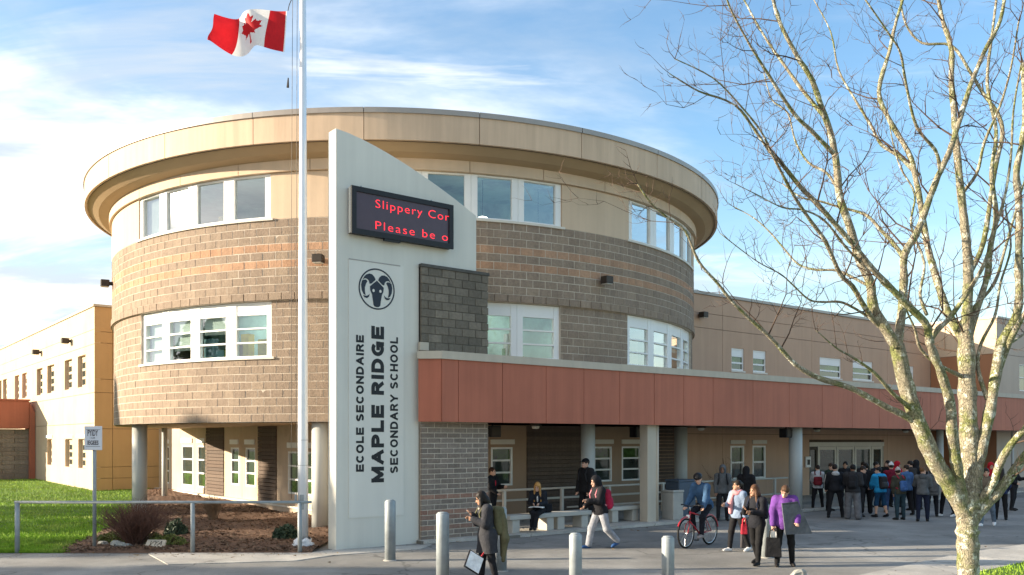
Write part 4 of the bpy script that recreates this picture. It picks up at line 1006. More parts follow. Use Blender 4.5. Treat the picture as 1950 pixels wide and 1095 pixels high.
def rock(label, q, r, seed):
    rg = np.random.default_rng(seed); mb = MB().sphere((0, 0, 0), r, 12, 8)
    ph = rg.uniform(0, 6, 6); mb.v = [tuple(np.array(p)*(1+.16*math.sin(p[0]*9/r[0]*.5+ph[0])+.14*math.sin(p[1]*4/r[1]+ph[1])+.1*math.sin(p[2]*5/r[2]+ph[2]))) for p in mb.v]
    o = mb.build('rock', ROCK); o.location = q; o.rotation_euler = (0, 0, rg.uniform(0, 6)); return tag(o, label, 'rock', 'pale rocks on the ground')
q = gp(224, 1041, .05); rock('grey white rock in the bed left of the lettered stone', (q.x, q.y, bed_z(q.x, q.y)), (.22, .16, .12), 3); q = gp(210, 1038, .05); rock('smaller pale rock at left end of the bed rocks', (q.x-.22, q.y+.1, bed_z(q.x, q.y)), (.13, .11, .09), 5)
q = gp(244, 1041, .05); rock('flat pale rock close to the lettered stone', (q.x, q.y, bed_z(q.x, q.y)-.03), (.13, .12, .08), 8)
q = gp(1517, 1092, .05); rock('whitish rock on the asphalt below the woman in purple', (q.x, q.y-.1, .03), (.20, .15, .10), 11)
q = gp(295, 1045, .02); t = thing('lettered_stone', 'flat beige stone slab with carved letters lying in the bed', 'stone', (q.x, q.y, bed_z(q.x, q.y)+.0), rad(-3)); t.rotation_euler = (rad(28), 0, rad(-4))
STN = mat('carved_stone', (.50, .45, .36), .9, .12, 8., .5, 40)
bevel(MB().hexa([(-.20, -.14, -.03), (.28, -.14, -.03), (.21, .2, -.03), (-.26, .2, -.03), (-.20, -.14, .05), (.28, -.14, .05), (.21, .2, .05), (-.26, .2, .05)]).build('slab', STN, t), .015, 1)
text_mesh('VYA', .28, BRONZE, 'lettering', t, lambda x, y, o: Vector((-.14+x, -.06+y, .051+o)), 1.05, .0, .001, width=.33)
# ------------------------------------------------------------------ bare tree on the right
BARK = mat('tree_bark', (.30, .265, .19), .9, .25, 9., 1., 28, col2=(.20, .215, .08), c2scale=2.6, c2lo=.46, c2hi=.60)
def add_lichen(m):
    n = m.node_tree.nodes; L = m.node_tree.links; hs = n[m['hs']]; src = hs.inputs['Color'].links[0].from_socket
    g_ = n.new('ShaderNodeNewGeometry'); nz = n.new('ShaderNodeTexNoise'); nz.inputs['Scale'].default_value = 7.; nz.inputs['Detail'].default_value = 7.; nz.inputs['Roughness'].default_value = .72; L.new(g_.outputs['Position'], nz.inputs['Vector'])
    mr = n.new('ShaderNodeMapRange'); L.new(nz.outputs[0], mr.inputs[0]); mr.inputs[1].default_value = .54; mr.inputs[2].default_value = .60
    mx = n.new('ShaderNodeMix'); mx.data_type = 'RGBA'; L.new(mr.outputs[0], mx.inputs[0]); L.new(src, mx.inputs[6]); mx.inputs[7].default_value = (.62, .61, .50, 1); L.new(mx.outputs[2], hs.inputs['Color'])
add_lichen(BARK)
def add_furrows(m):
    n = m.node_tree.nodes; L = m.node_tree.links; hs = n[m['hs']]; src = hs.inputs['Value'].links[0].from_socket; tc_ = n.new('ShaderNodeNewGeometry'); mp_ = n.new('ShaderNodeMapping'); mp_.inputs['Scale'].default_value = (1, 1, .45); L.new(tc_.outputs['Position'], mp_.inputs[0])
    wob = n.new('ShaderNodeTexNoise'); wob.inputs['Scale'].default_value = 9; L.new(mp_.outputs[0], wob.inputs['Vector']); ad = n.new('ShaderNodeVectorMath'); ad.operation = 'MULTIPLY_ADD'; L.new(wob.outputs['Color'], ad.inputs[0]); ad.inputs[1].default_value = (.16, .16, .16); L.new(mp_.outputs[0], ad.inputs[2])
    vo = n.new('ShaderNodeTexVoronoi'); vo.feature = 'DISTANCE_TO_EDGE'; vo.inputs['Scale'].default_value = 24; L.new(ad.outputs[0], vo.inputs['Vector'])
    mr = n.new('ShaderNodeMapRange'); L.new(vo.outputs['Distance'], mr.inputs[0]); mr.inputs[1].default_value = 0; mr.inputs[2].default_value = .09; mr.inputs[3].default_value = .66; mr.inputs[4].default_value = 1.08
    k = n.new('ShaderNodeMath'); k.operation = 'MULTIPLY'; L.new(src, k.inputs[0]); L.new(mr.outputs[0], k.inputs[1]); L.new(k.outputs[0], hs.inputs['Value'])
    bp = [q for q in n if q.type == 'BUMP'][0]; h0 = bp.inputs['Height'].links[0].from_socket; a2 = n.new('ShaderNodeMath'); a2.operation = 'ADD'; L.new(h0, a2.inputs[0]); L.new(mr.outputs[0], a2.inputs[1]); L.new(a2.outputs[0], bp.inputs['Height']); bp.inputs['Distance'].default_value = .03
add_furrows(BARK)
TWIG = mat('twig_bark', (.085, .055, .04), .85, .3, 6.)
TY = 14.6; tb = Vector((xat(1843, TY), TY, 0))
tree = thing('bare_tree', 'bare multi stemmed tree with lichen covered bark on the right verge', 'tree', tb)
# each limb: pixel course in the photograph, widths at both ends (pixels), how far its tip leans towards (-) or away from the viewer
LIMBS = [
 ('trunk', [(1845, 1150), (1844, 1095), (1843, 1040), (1842, 1000), (1843, 965), (1846, 935)], 43, 41, 0, 0),
 ('L1', [(1842, 985), (1818, 940), (1800, 910), (1784, 885), (1765, 845), (1742, 787), (1723, 726), (1711, 672), (1707, 650)], 34, 27, 0, -.5),
 ('L1a', [(1709, 662), (1684, 622), (1663, 584), (1657, 538), (1635, 488), (1618, 430), (1600, 378), (1592, 307), (1582, 256), (1561, 194), (1546, 153), (1515, 102), (1485, 41), (1470, -10), (1462, -50)], 22, 5, -.5, -1.6),
 ('L1b', [(1709, 660), (1717, 595), (1721, 538), (1722, 486), (1745, 445), (1763, 399), (1781, 348), (1807, 291), (1827, 230), (1848, 164), (1873, 102), (1904, 41), (1914, -20)], 19, 6, -.5, -.2),
 ('L2', [(1840, 975), (1829, 930), (1822, 890), (1813, 825), (1809, 768), (1792, 710), (1775, 668), (1768, 640), (1761, 614), (1715, 568), (1657, 507), (1628, 470), (1556, 388), (1526, 358), (1485, 307), (1464, 286), (1439, 250), (1398, 199), (1331, 174), (1275, 140)], 24, 2, 0, -2.6),
 ('L2b', [(1770, 650), (1785, 628), (1807, 607), (1845, 553), (1876, 499), (1893, 440), (1912, 380), (1925, 300), (1930, 210), (1945, 120)], 13, 3, -.3, -1.4),
 ('L3', [(1848, 970), (1850, 930), (1849, 890), (1845, 825), (1842, 749), (1840, 672), (1840, 625)], 38, 29, 0, .5),
 ('L3a', [(1840, 650), (1842, 576), (1844, 518), (1837, 434), (1830, 368), (1822, 286), (1817, 220), (1812, 153), (1812, 97), (1796, 41), (1784, -15)], 21, 6, .5, 1.2),
 ('L3b', [(1840, 655), (1819, 620), (1800, 584), (1780, 518), (1769, 480), (1761, 440), (1745, 345), (1730, 290), (1694, 230), (1674, 174), (1694, 97), (1704, 51), (1722, -10)], 18, 5, .5, 1.9),
 ('L3c', [(1843, 650), (1861, 587), (1880, 526), (1886, 470), (1897, 410), (1888, 330), (1897, 250), (1880, 160), (1890, 60), (1900, -20)], 15, 4, .5, 1.6),
 ('L4', [(1850, 950), (1858, 905), (1866, 864), (1884, 787), (1897, 710), (1907, 653), (1934, 607), (1941, 560), (1940, 500), (1940, 383), (1935, 332), (1945, 276), (1952, 220), (1948, 120)], 26, 8, 0, .8),
 ('L4b', [(1897, 715), (1925, 645), (1955, 592), (1990, 540), (2010, 450)], 14, 6, .4, -.4),
 ('L5', [(1855, 965), (1878, 940), (1893, 915), (1903, 885), (1921, 853), (1941, 828), (1975, 795), (2020, 750)], 18, 11, 0, -1.),
 ('L6', [(1848, 995), (1870, 968), (1893, 945), (1921, 911), (1952, 868), (1990, 830), (2040, 760)], 24, 14, 0, -.5),
 ('L7', [(1738, 800), (1712, 786), (1688, 775), (1646, 752), (1615, 737), (1560, 720), (1527, 703), (1507, 687), (1480, 657), (1457, 633), (1427, 607), (1393, 573), (1367, 540), (1330, 497), (1305, 440), (1268, 412), (1238, 385), (1214, 350)], 14, 3, -.3, -2.2),
 ('L8', [(1735, 778), (1700, 749), (1665, 710), (1623, 680), (1593, 663), (1553, 628)], 10, 2, -.4, -1.4),
 ('L9', [(1830, 716), (1788, 695), (1753, 664), (1742, 626), (1727, 591), (1722, 550)], 9, 2, .3, -.6),
 ('L10', [(1690, 632), (1666, 612), (1646, 584), (1623, 545), (1600, 522), (1572, 460), (1546, 424), (1515, 378), (1490, 332), (1469, 291), (1449, 250), (1408, 199), (1357, 148), (1285, 112)], 12, 2, -.5, -3.),
 ('L11', [(1587, 292), (1546, 250), (1515, 220), (1480, 169), (1464, 143), (1444, 112), (1423, 77), (1388, 10), (1384, -20)], 9, 3, -1.3, -2.5),
 ('L12', [(1572, 225), (1526, 169), (1485, 112), (1464, 82), (1439, 41), (1412, -10)], 8, 3, -1.3, -.6),
 ('L13', [(1750, 335), (1710, 296), (1679, 276), (1659, 240), (1628, 189), (1597, 133), (1582, 61), (1550, 0)], 9, 2, 1.6, 2.4),
 ('L14', [(1790, 320), (1781, 286), (1745, 240), (1725, 158), (1715, 102), (1694, 66), (1645, -5)], 8, 3, .2, -1.2),
 ('L15', [(1722, 492), (1700, 462), (1679, 440), (1648, 409), (1597, 394), (1561, 383), (1526, 376), (1490, 350)], 9, 2, -.4, .8),
 ('L16', [(1846, 520), (1873, 460), (1894, 327), (1909, 256), (1899, 215), (1873, 179), (1848, 138), (1812, 87), (1756, 82), (1725, 46), (1715, 0)], 11, 3, .8, 2.4),
 ('L17', [(1658, 606), (1627, 587), (1600, 575), (1567, 575), (1540, 570), (1507, 540), (1485, 521), (1439, 496), (1372, 445)], 6, 1.6, -.6, -1.8),
 ('L18', [(1655, 545), (1597, 516), (1556, 514), (1520, 503), (1490, 470), (1464, 440), (1434, 414), (1398, 394)], 6, 1.6, -.6, .4),
 ('L19', [(1818, 628), (1850, 590), (1893, 540), (1915, 470), (1935, 400), (1955, 330)], 9, 3, .5, 1.8),
 ('L20', [(1880, 760), (1862, 700), (1868, 655), (1895, 600), (1905, 540), (1925, 470), (1915, 400)], 9, 3, .2, 1.2),
 ('L21', [(1765, 600), (1752, 560), (1760, 500), (1735, 430), (1742, 370), (1715, 320), (1700, 270), (1690, 210)], 7, 2, -.2, 1.),
 ('L22', [(1600, 370), (1575, 330), (1540, 310), (1515, 270), (1500, 215), (1470, 190), (1455, 140)], 6, 2, -1., -.2),
 ('L23', [(1640, 500), (1610, 470), (1570, 420), (1530, 400), (1490, 395), (1440, 370), (1400, 350)], 6, 1.5, -.8, -2.0),
 ('L24', [(1830, 370), (1860, 330), (1875, 270), (1905, 200), (1925, 130), (1940, 40)], 8, 3, 1.0, -.3),
 ('L25', [(1905, 660), (1930, 650), (1960, 630), (2000, 620)], 6, 3, .3, .9),
]
allp = []
def world_of(px, py, y): return Vector((xat(px, y), y, zat(py, y)))
def catmull(pts, k=3):
    out = []
    for i in range(len(pts)-1):
        a = pts[max(i-1, 0)]; b = pts[i]; c = pts[i+1]; d = pts[min(i+2, len(pts)-1)]
        for j in range(k):
            t = j/k; out.append(.5*((2*b)+(c-a)*t+(2*a-5*b+4*c-d)*t*t+(3*b-a-3*c+d)*t**3))
    out.append(pts[-1]); return out
twigs = MB()
rt = random.Random(11)
def twig(p, d, L, r, depth):
    n = 4; pts = [p]; dirv = d.normalized()
    for i in range(n):
        dirv = (dirv+Vector((rt.gauss(0, .22), rt.gauss(0, .22), rt.gauss(.10, .20)))).normalized(); pts.append(pts[-1]+dirv*L/n)
    twigs.tube(pts, [r*(1-.78*i/n) for i in range(n+1)], 4 if r > .006 else 3, False)
    if depth > 0:
        for i in range(1, n+1):
            for _ in range(2 if rt.random() < .55 else 1):
                if rt.random() < .66:
                    s_ = Vector((rt.gauss(0, 1), rt.gauss(0, 1), rt.gauss(.3, .8))); dn = (pts[i]-pts[i-1]).normalized(); s_ = (s_-dn*s_.dot(dn)).normalized()
                    twig(pts[i], dn*.75+s_*.8, L*rt.uniform(.28, .5), max(r*.55, .0040), depth-1)
for name, px, w0, w1, d0, d1 in LIMBS:
    k = len(px); lens = [0]
    for a, b in zip(px, px[1:]): lens.append(lens[-1]+math.hypot(a[0]-b[0], a[1]-b[1]))
    pts = [world_of(x, y, TY+d0+(d1-d0)*l/lens[-1]) for (x, y), l in zip(px, lens)]
    sm = catmull(pts, 4 if name != 'trunk' else 6); m_ = len(sm)
    rs = []
    for i, p in enumerate(sm):
        t = i/(m_-1); w = w0+(w1-w0)*t**.85; rs.append((.46 if name == 'trunk' else .5)*w/F_PX*p.y*(1+.05*math.sin(i*1.7)+.03*rt.gauss(0, 1)))
    if name in ('L1', 'L3'): rs[-1] *= .25; rs[-2] *= .7; rs[-3] *= .9
    if name == 'trunk': rs[0] *= 1.25; rs[1] *= 1.15; rs[2] *= 1.08
    sides = 14 if w0 > 20 else 8
    mb = MB().tube(sm, rs, sides)
    if w0 > 15:   # knobbly bark outline
        mb.v = [tuple(Vector(v)+Vector((rt.gauss(0, .004), rt.gauss(0, .004), 0))) for v in mb.v]
    o = mb.build('trunk' if name == 'trunk' else 'branch', BARK, tree, True); o.matrix_parent_inverse = Matrix.Translation(-tb)
    if name == 'trunk': continue
    for i in range(2, m_):
        t = i/(m_-1); p = sm[i]
        if zat(680, p.y) > p.z and w0 > 12 and t < .5: continue
        dn = (sm[i]-sm[i-1]).normalized(); r = rs[i]
        prob = .20+.32*t if w0 > 14 else .32+.25*t
        if rt.random() < prob:
            s_ = Vector((rt.gauss(0, 1), rt.gauss(0, .8), rt.gauss(.25, .7))); s_ = (s_-dn*s_.dot(dn)).normalized()
            big = rt.random() < .30
            twig(p, dn*.6+s_*.9, rt.uniform(.8, 1.6) if big else rt.uniform(.25, .7), min(max(r*.38, .0065), .016) if big else .0062, 2 if big else 1)
    if name not in ('L1', 'L3'): twig(sm[-1], sm[-1]-sm[-2], .5, min(max(rs[-1]*.8, .004), .014), 1)
o = twigs.build('twigs', TWIG, tree); o.matrix_parent_inverse = Matrix.Translation(-tb); tag(o, kind='stuff')
print('twig faces', len(twigs.f))

# ------------------------------------------------------------------ evergreens beyond the lawn: they shade the drive and mirror in the windows
NEEDLE = mat('evergreen_needles', (.05, .085, .028), .7, .35, 1.5, 0, col2=(.085, .11, .035), c2scale=.8)
def evergreen(label, x, y, h, r):
    t = thing('evergreen_tree', label, 'tree', (x, y, 0), rt.uniform(0, 6), 'evergreens beyond the lawn')
    MB().tube([(0, 0, -.1), (.1, 0, h*.5), (0, .1, h*.97)], [.28, .18, .03], 8).build('trunk', BARK2, t, True)
    v = []; f = []
    for i in range(5200):
        u = rt.random()**.8; z = 1.2+u*(h-1.2); a = rt.uniform(0, 6.283); lobe = 1+.22*math.sin(a*5+z*2.1)+.15*math.sin(z*5.3)
        rr = r*(1-u)**.75*lobe*rt.uniform(.35, 1)+.12; p = np.array((rr*math.cos(a), rr*math.sin(a), z-rr*.22))
        o1 = np.array((math.cos(a), math.sin(a), rt.uniform(-.6, .2)))*rt.uniform(.22, .42); o2 = np.array((rt.gauss(0, .1), rt.gauss(0, .1), rt.gauss(0, .1))); k = len(v)
        v += [tuple(p-o1*.5-o2), tuple(p+o2), tuple(p+o1*.6)]; f.append((k, k+1, k+2))
    tag(obj('foliage', v, f, NEEDLE, t), kind='stuff')
for i, (x, y, h, r) in enumerate(((-41, 4.5, 11.0, 3.4), (-43, 9.5, 12.2, 3.6), (-40, 14.5, 10.8, 3.4), (-42.5, 19.0, 12.0, 3.5), (-41, 23.6, 11.2, 3.3), (-43, 28.0, 12.0, 3.3))):
    evergreen('%s evergreen of the row left of the lawn, outside the view' % ('nearest', 'second', 'third', 'fourth', 'fifth', 'farthest')[i], x, y, h, r)
# ------------------------------------------------------------------ people: blended solids turned into one continuous skin
class Solid:
    def __init__(s): s.p = []; s.cuts = []
    def cone(s, a, b, ra, rb, k=.04): s.p.append(('c', np.array(a, float), np.array(b, float), ra, rb, k)); return s
    def ell(s, c, r, R=None, k=.04): s.p.append(('e', np.array(c, float), np.array(r, float), R, None, k)); return s
    def rbox(s, c, h, rd, R=None, k=.02): s.p.append(('b', np.array(c, float), np.array(h, float), rd, R, k)); return s
    def cut_ell(s, c, r, R=None): s.cuts.append(('e', np.array(c, float), np.array(r, float), R, None, 0)); return s
    def cut_plane(s, p, n): s.cuts.append(('p', np.array(p, float), np.array(n, float), None, None, 0)); return s
    @staticmethod
    def dist(q, P):
        t = q[0]
        if t == 'c':
            a, b, ra, rb = q[1:5]; ab = b-a; L = ab@ab+1e-9; w = np.clip(((P-a)@ab)/L, 0, 1); return np.linalg.norm(P-a-w[..., None]*ab, axis=-1)-(ra+(rb-ra)*w)
        if t == 'p': return (P-q[1])@q[2]
        if t == 'e':
            d = P-q[1]; R = q[3]
            if R is not None: d = d@R
            k0 = np.linalg.norm(d/q[2], axis=-1); k1 = np.linalg.norm(d/(q[2]**2), axis=-1)+1e-9; return k0*(k0-1)/k1
        d = P-q[1]
        if q[4] is not None: d = d@q[4]
        e = np.abs(d)-(q[2]-q[3]); return np.linalg.norm(np.maximum(e, 0), axis=-1)+np.minimum(e.max(-1), 0)-q[3]
    @staticmethod
    def bound(q):
        if q[0] == 'c': r = max(q[3], q[4]); return np.minimum(q[1], q[2])-r, np.maximum(q[1], q[2])+r
        if q[0] == 'e': r = np.full(3, q[2].max()); return q[1]-r, q[1]+r
        r = np.full(3, np.linalg.norm(q[2])); return q[1]-r, q[1]+r
    def mesh(s, h):
        bs = [s.bound(q) for q in s.p]; lo = np.min([b[0] for b in bs], 0)-3*h; hi = np.max([b[1] for b in bs], 0)+3*h
        n = np.ceil((hi-lo)/h).astype(int)+1; D = np.full(n, 1.0)
        ax = [lo[i]+h*np.arange(n[i]) for i in range(3)]
        for q, b in zip(s.p, bs):
            k = q[5]; i0 = np.maximum(((b[0]-k-2*h-lo)/h).astype(int), 0); i1 = np.minimum(((b[1]+k+2*h-lo)/h).astype(int)+2, n)
            sl = tuple(slice(i0[j], i1[j]) for j in range(3)); Pq = np.stack(np.meshgrid(*[ax[j][sl[j]] for j in range(3)], indexing='ij'), -1)
            d = s.dist(q, Pq); A = D[sl]; w = np.clip(.5+.5*(A-d)/k, 0, 1); D[sl] = A*(1-w)+d*w-k*w*(1-w)
        if s.cuts:
            Pq = np.stack(np.meshgrid(*ax, indexing='ij'), -1)
            for q in s.cuts:
                d = s.dist(q, Pq); D = np.maximum(D, d if q[0] == 'p' else -d)
        return surf(D, lo, h)
def surf(D, lo, h):
    S = D < 0; nx, ny, nz = D.shape
    acc = np.zeros((nx-1, ny-1, nz-1, 3)); cnt = np.zeros((nx-1, ny-1, nz-1))
    for c0 in ((0, 0, 0), (1, 0, 0), (0, 1, 0), (1, 1, 0), (0, 0, 1), (1, 0, 1), (0, 1, 1), (1, 1, 1)):
        for axi in range(3):
            if c0[axi]: continue
            c1 = list(c0); c1[axi] = 1
            a = D[c0[0]:nx-1+c0[0], c0[1]:ny-1+c0[1], c0[2]:nz-1+c0[2]]; b = D[c1[0]:nx-1+c1[0], c1[1]:ny-1+c1[1], c1[2]:nz-1+c1[2]]
            m = (a < 0) != (b < 0); t = np.where(m, a/(a-b+1e-12), 0)
            for j in range(3): acc[..., j] += np.where(m, (c0[j]+(t if j == axi else 0)), 0)
            cnt += m
    act = cnt > 0; idx = -np.ones(act.shape, int); I = np.argwhere(act); idx[act] = np.arange(len(I))
    V = lo+h*(I+acc[act]/cnt[act][:, None]); Fs = []
    for axi in range(3):
        a = S.take(range(0, S.shape[axi]-1), axi); b = S.take(range(1, S.shape[axi]), axi)
        o1, o2 = [(1, 2), (2, 0), (0, 1)][axi]
        for flip in (0, 1):
            E_ = np.argwhere((a & ~b) if not flip else (~a & b))
            E_ = E_[(E_[:, o1] > 0) & (E_[:, o2] > 0) & (E_[:, o1] < act.shape[o1]) & (E_[:, o2] < act.shape[o2])]
            if not len(E_): continue
            def g_(d1, d2): q = E_.copy(); q[:, o1] -= d1; q[:, o2] -= d2; return idx[q[:, 0], q[:, 1], q[:, 2]]
            Q = np.stack([g_(1, 1), g_(0, 1), g_(0, 0), g_(1, 0)], 1)
            Fs.append(Q if not flip else Q[:, ::-1])
    Fq = np.concatenate(Fs); return V, Fq[(Fq >= 0).all(1)]
def solid_obj(name, so, h, m, parent):
    V, Fq = so.mesh(h); me = bpy.data.meshes.new(name); me.vertices.add(len(V)); me.vertices.foreach_set('co', V.astype(np.float32).ravel())
    me.loops.add(Fq.size); me.loops.foreach_set('vertex_index', Fq.astype(np.int32).ravel()); me.polygons.add(len(Fq)); me.polygons.foreach_set('loop_start', np.arange(0, Fq.size, 4, dtype=np.int32)); me.polygons.foreach_set('loop_total', np.full(len(Fq), 4, np.int32))
    me.update(); me.polygons.foreach_set('use_smooth', np.ones(len(Fq), bool)); me.materials.append(m)
    return link(bpy.data.objects.new(name, me), parent)
_cm = {}
def cloth(c, rough=.85):
    k = (tuple(c), rough)
    if k not in _cm:
        m = mat('cloth_%d' % len(_cm), c, rough, .30, 7., 1., 11., coords='object', spec=.2); _cm[k] = m
    return _cm[k]
SKINS = [mat('skin_light', (.60, .36, .26), .55, .06, 12., 0, coords='object'), mat('skin_tan', (.46, .26, .17), .55, .06, 12., 0, coords='object'), mat('skin_brown', (.24, .125, .08), .55, .06, 12., 0, coords='object')]
def rotx(a): c, s = math.cos(a), math.sin(a); return np.array([[1, 0, 0], [0, c, -s], [0, s, c]])
def roty(a): c, s = math.cos(a), math.sin(a); return np.array([[c, 0, s], [0, 1, 0], [-s, 0, c]])
def rotz(a): c, s = math.cos(a), math.sin(a); return np.array([[c, -s, 0], [s, c, 0], [0, 0, 1]])
BLK = (.013, .013, .016)
def person(label, pos, face, h=1.7, vox=.018, skin=0, lean=0, twist=0, legs=((6, 6), (-6, 4)), abd=(4, 4), arms=((5, 15, 8), (5, 15, 8)), inw=(0, 0), head=(5, 0), top=BLK, bottom=BLK, shoe=(.02, .02, .02), hair='short', hairc=(.03, .02, .015),
           hem=-.06, sleeve=1, puff=.022, wide=.0, cuff=.10, hood=None, scarf=None, hat=None, helmet=None, collar=None, shorts=None, skirt=0, seat=None, stripe=None, wd=1., group='students in front of the school', cat='person', shirt=None):
    """face: heading in degrees, 0 looks at the camera (-Y), 90 looks to the right (+X). Joint angles in degrees, index 0 = right side (-X), 1 = left side (+X)."""
    s = h/1.72
    root = thing('person', label, cat, pos, rad(face), group)
    fw = np.array((0, -1., 0)); 
    hipz = 0
    Hp = {}; 
    def legpts(sd, fl, kn, ab):
        a = rad(fl); hip = np.array((sd*.095*s*wd, 0, 0)); d1 = np.array((sd*math.sin(rad(ab)), -math.sin(a), -math.cos(a))); d1 /= np.linalg.norm(d1)
        b = rad(fl-kn); d2 = np.array((sd*math.sin(rad(ab))*.6, -math.sin(b), -math.cos(b))); d2 /= np.linalg.norm(d2)
        knee = hip+d1*.43*s; ank = knee+d2*.41*s; fa_ = rad(min(0, fl-kn)*.55); fd = np.array((sd*.12, -math.cos(fa_), math.sin(fa_)*1.0)); fd /= np.linalg.norm(fd)
        return hip, knee, ank, fd
    LG = [legpts(-1, *legs[0], abd[0]), legpts(1, *legs[1], abd[1])]
    low = min(min(q[2][2], (q[2]+q[3]*.17*s)[2]+.0) for q in LG)-.075*s
    pz = -low if seat is None else seat
    off = np.array((0, 0, pz)); LG = [(a+off, b+off, c+off, d) for a, b, c, d in LG]
    T = rotz(rad(twist))@rotx(rad(lean))         # forward bend of the trunk about the hips
    def up(x, y, z): return off+T@(np.array((x, y, z))*s)
    AR = []
    for i, sd in enumerate((-1, 1)):
        fl, el, ab = arms[i]; sh = up(sd*.175*wd, .005, .50); a = rad(fl+0); d1 = T@np.array((sd*math.sin(rad(ab)), -math.sin(a)*math.cos(rad(ab)), -math.cos(a)*math.cos(rad(ab))))
        b = rad(fl+el); d2 = np.array((-sd*math.sin(rad(inw[i])), -math.sin(b)*math.cos(rad(inw[i])), -math.cos(b))); d2 = T@(d2/np.linalg.norm(d2)); elb = sh+d1*.285*s; wr = elb+d2*.25*s; AR.append((sh, elb, wr, d1, d2, sd))
    neck = up(0, .01, .55); HR = T@rotx(rad(head[0]-lean*.75))@rotz(rad(head[1]))
    hc = neck+T@np.array((0, -.015, .05))*s+HR@np.array((0, -.015, .105))*s
    def hd(x, y, z): return hc+HR@(np.array((x, y, z))*s)
    # body: one skin
    B = Solid()
    def torso(S, g, k=.06):
        S.ell(up(0, .0, .36), np.array((.165*wd+g, .115*wd+g, .20+g))*s, T, k); S.ell(up(0, .0, .17), np.array((.142*wd+g, .105*wd+g, .17+g))*s, T, k); S.ell(up(0, .01, .02), np.array((.155*wd+g, .118*wd+g, .13+g))*s, T, k)
        for sd in (-1, 1): S.cone(up(sd*.06, .01, .49), up(sd*.165*wd, .005, .485), (.065+g)*s, (.058+g)*s, k)
    torso(B, 0)
    B.cone(neck-T@np.array((0, 0, .05))*s, hd(0, .02, -.05), .056*s, .052*s)
    B.ell(hd(0, .018, .025), np.array((.074, .094, .098))*s, HR, .03); B.ell(hd(0, -.022, -.045), np.array((.058, .07, .075))*s, HR, .03)
    B.cone(hd(0, -.088, .0), hd(0, -.104, -.028), .010*s, .016*s, .012); B.ell(hd(0, -.075, -.085), np.array((.03, .025, .022))*s, HR, .02)
    for sd in (-1, 1): B.ell(hd(sd*.076, .012, -.012), np.array((.012, .024, .033))*s, HR, .008)
    for hp_, kn, an, fd in LG:
        B.cone(hp_, kn, .088*s, .056*s); B.cone(kn+np.array((0, .01, -.02))*s, kn+(an-kn)*.35+np.array((0, .006, 0))*s, .052*s, .050*s); B.cone(kn+(an-kn)*.35, an, .048*s, .035*s); B.cone(an-np.array((0, 0, .03))*s, an-np.array((0, 0, .035))*s+fd*.15*s, .036*s, .03*s)
    for sh, elb, wr, d1, d2, sd in AR:
        B.cone(sh, elb, .05*s, .04*s); B.cone(elb, wr, .041*s, .027*s, .025)
        sidev = np.cross(d2, T@np.array((0, -1., 0))); sidev = sidev/(np.linalg.norm(sidev)+1e-6) if np.linalg.norm(sidev) > .2 else T@np.array((1., 0, 0))
        nrm = np.cross(sidev, d2); pm_ = wr+d2*.055*s; B.ell(pm_, np.array((.040, .018, .052))*s, np.stack([sidev, nrm, d2], 1), .015)
        inner = -sd*(1 if (T@np.array((1., 0, 0)))@sidev > 0 else -1)
        curl = -nrm if (nrm@(T@np.array((0, -1., 0)))) < 0 else nrm
        for f_, (ofs, ln) in enumerate(((-.030, .058), (-.010, .068), (.010, .063), (.029, .048))):
            b0 = wr+(d2*.095+sidev*ofs)*s; b1 = b0+(d2*.85+curl*.35)*ln*.5*s; b2 = b1+(d2*.55+curl*.75)*ln*.5*s; B.cone(b0, b1, .0095*s, .0088*s, .006); B.cone(b1, b2, .0088*s, .0075*s, .004)
        t0 = wr+(d2*.03+sidev*inner*.03)*s; t1 = t0+(d2*.6+sidev*inner*.7)*.035*s; t2 = t1+(d2*.9+curl*.3)*.03*s; B.cone(t0, t1, .0125*s, .011*s, .008); B.cone(t1, t2, .011*s, .009*s, .005)
    bh = min(vox, .0125)
    solid_obj('body', B, bh, SKINS[skin], root)
    # face details
    for sd in (-1, 1):
        e = hd(sd*.030, -.078, .012); o = MB().sphere((0, 0, 0), .0105*s, 8, 6).build('eye', EYE_M, root, True); o.location = Vector(e)
        c0, c1 = hd(sd*.016, -.088, .034), hd(sd*.046, -.078, .036); MB().tube([c0, c1], .005*s, 5).build('eyebrow', cloth(hairc), root)
    MB().tube([hd(-.024, -.083, -.062), hd(0, -.092, -.060), hd(.024, -.083, -.062)], [.003*s, .006*s, .003*s], 6).build('mouth', LIP, root)
    # trousers
    Q = Solid(); g = .014+wide*.3
    Q.ell(up(0, .01, .02), np.array((.162*wd+g, .122*wd+g, .13))*s, T, .05); Q.ell(up(0, 0, .1), np.array((.145*wd+g, .108*wd+g, .1))*s, T, .05)
    for hp_, kn, an, fd in LG:
        Q.cone(hp_, kn, (.092+g)*s, (.058+g+wide*.5)*s)
        if shorts is None: Q.cone(kn, an+(kn-an)*(cuff*.4), (.058+g+wide*.5)*s, (.042+g+wide)*s)
        else: Q.cone(kn, kn+(an-kn)*.12, (.062+g)*s, (.066+g)*s)
    solid_obj('trousers' if shorts is None else 'shorts', Q, vox, cloth(bottom), root)
    # shoes
    for hp_, kn, an, fd in LG:
        Sh = Solid(); b0 = an-np.array((0, 0, .038))*s; rt_ = np.cross(fd, (0, 0, 1.)); rt_ /= np.linalg.norm(rt_); R = np.stack([rt_, fd, np.cross(rt_, fd)], 1)
        Sh.ell(b0+fd*.075*s-np.array((0, 0, .004))*s, np.array((.048, .145, .046))*s, R, .02); Sh.cone(an+np.array((0, 0, .01))*s, b0, .048*s, .045*s, .03); Sh.cut_plane(b0+np.cross(rt_, fd)*-.036*s*(1 if np.cross(rt_, fd)[2] > 0 else -1), -np.cross(rt_, fd)*(1 if np.cross(rt_, fd)[2] > 0 else -1))
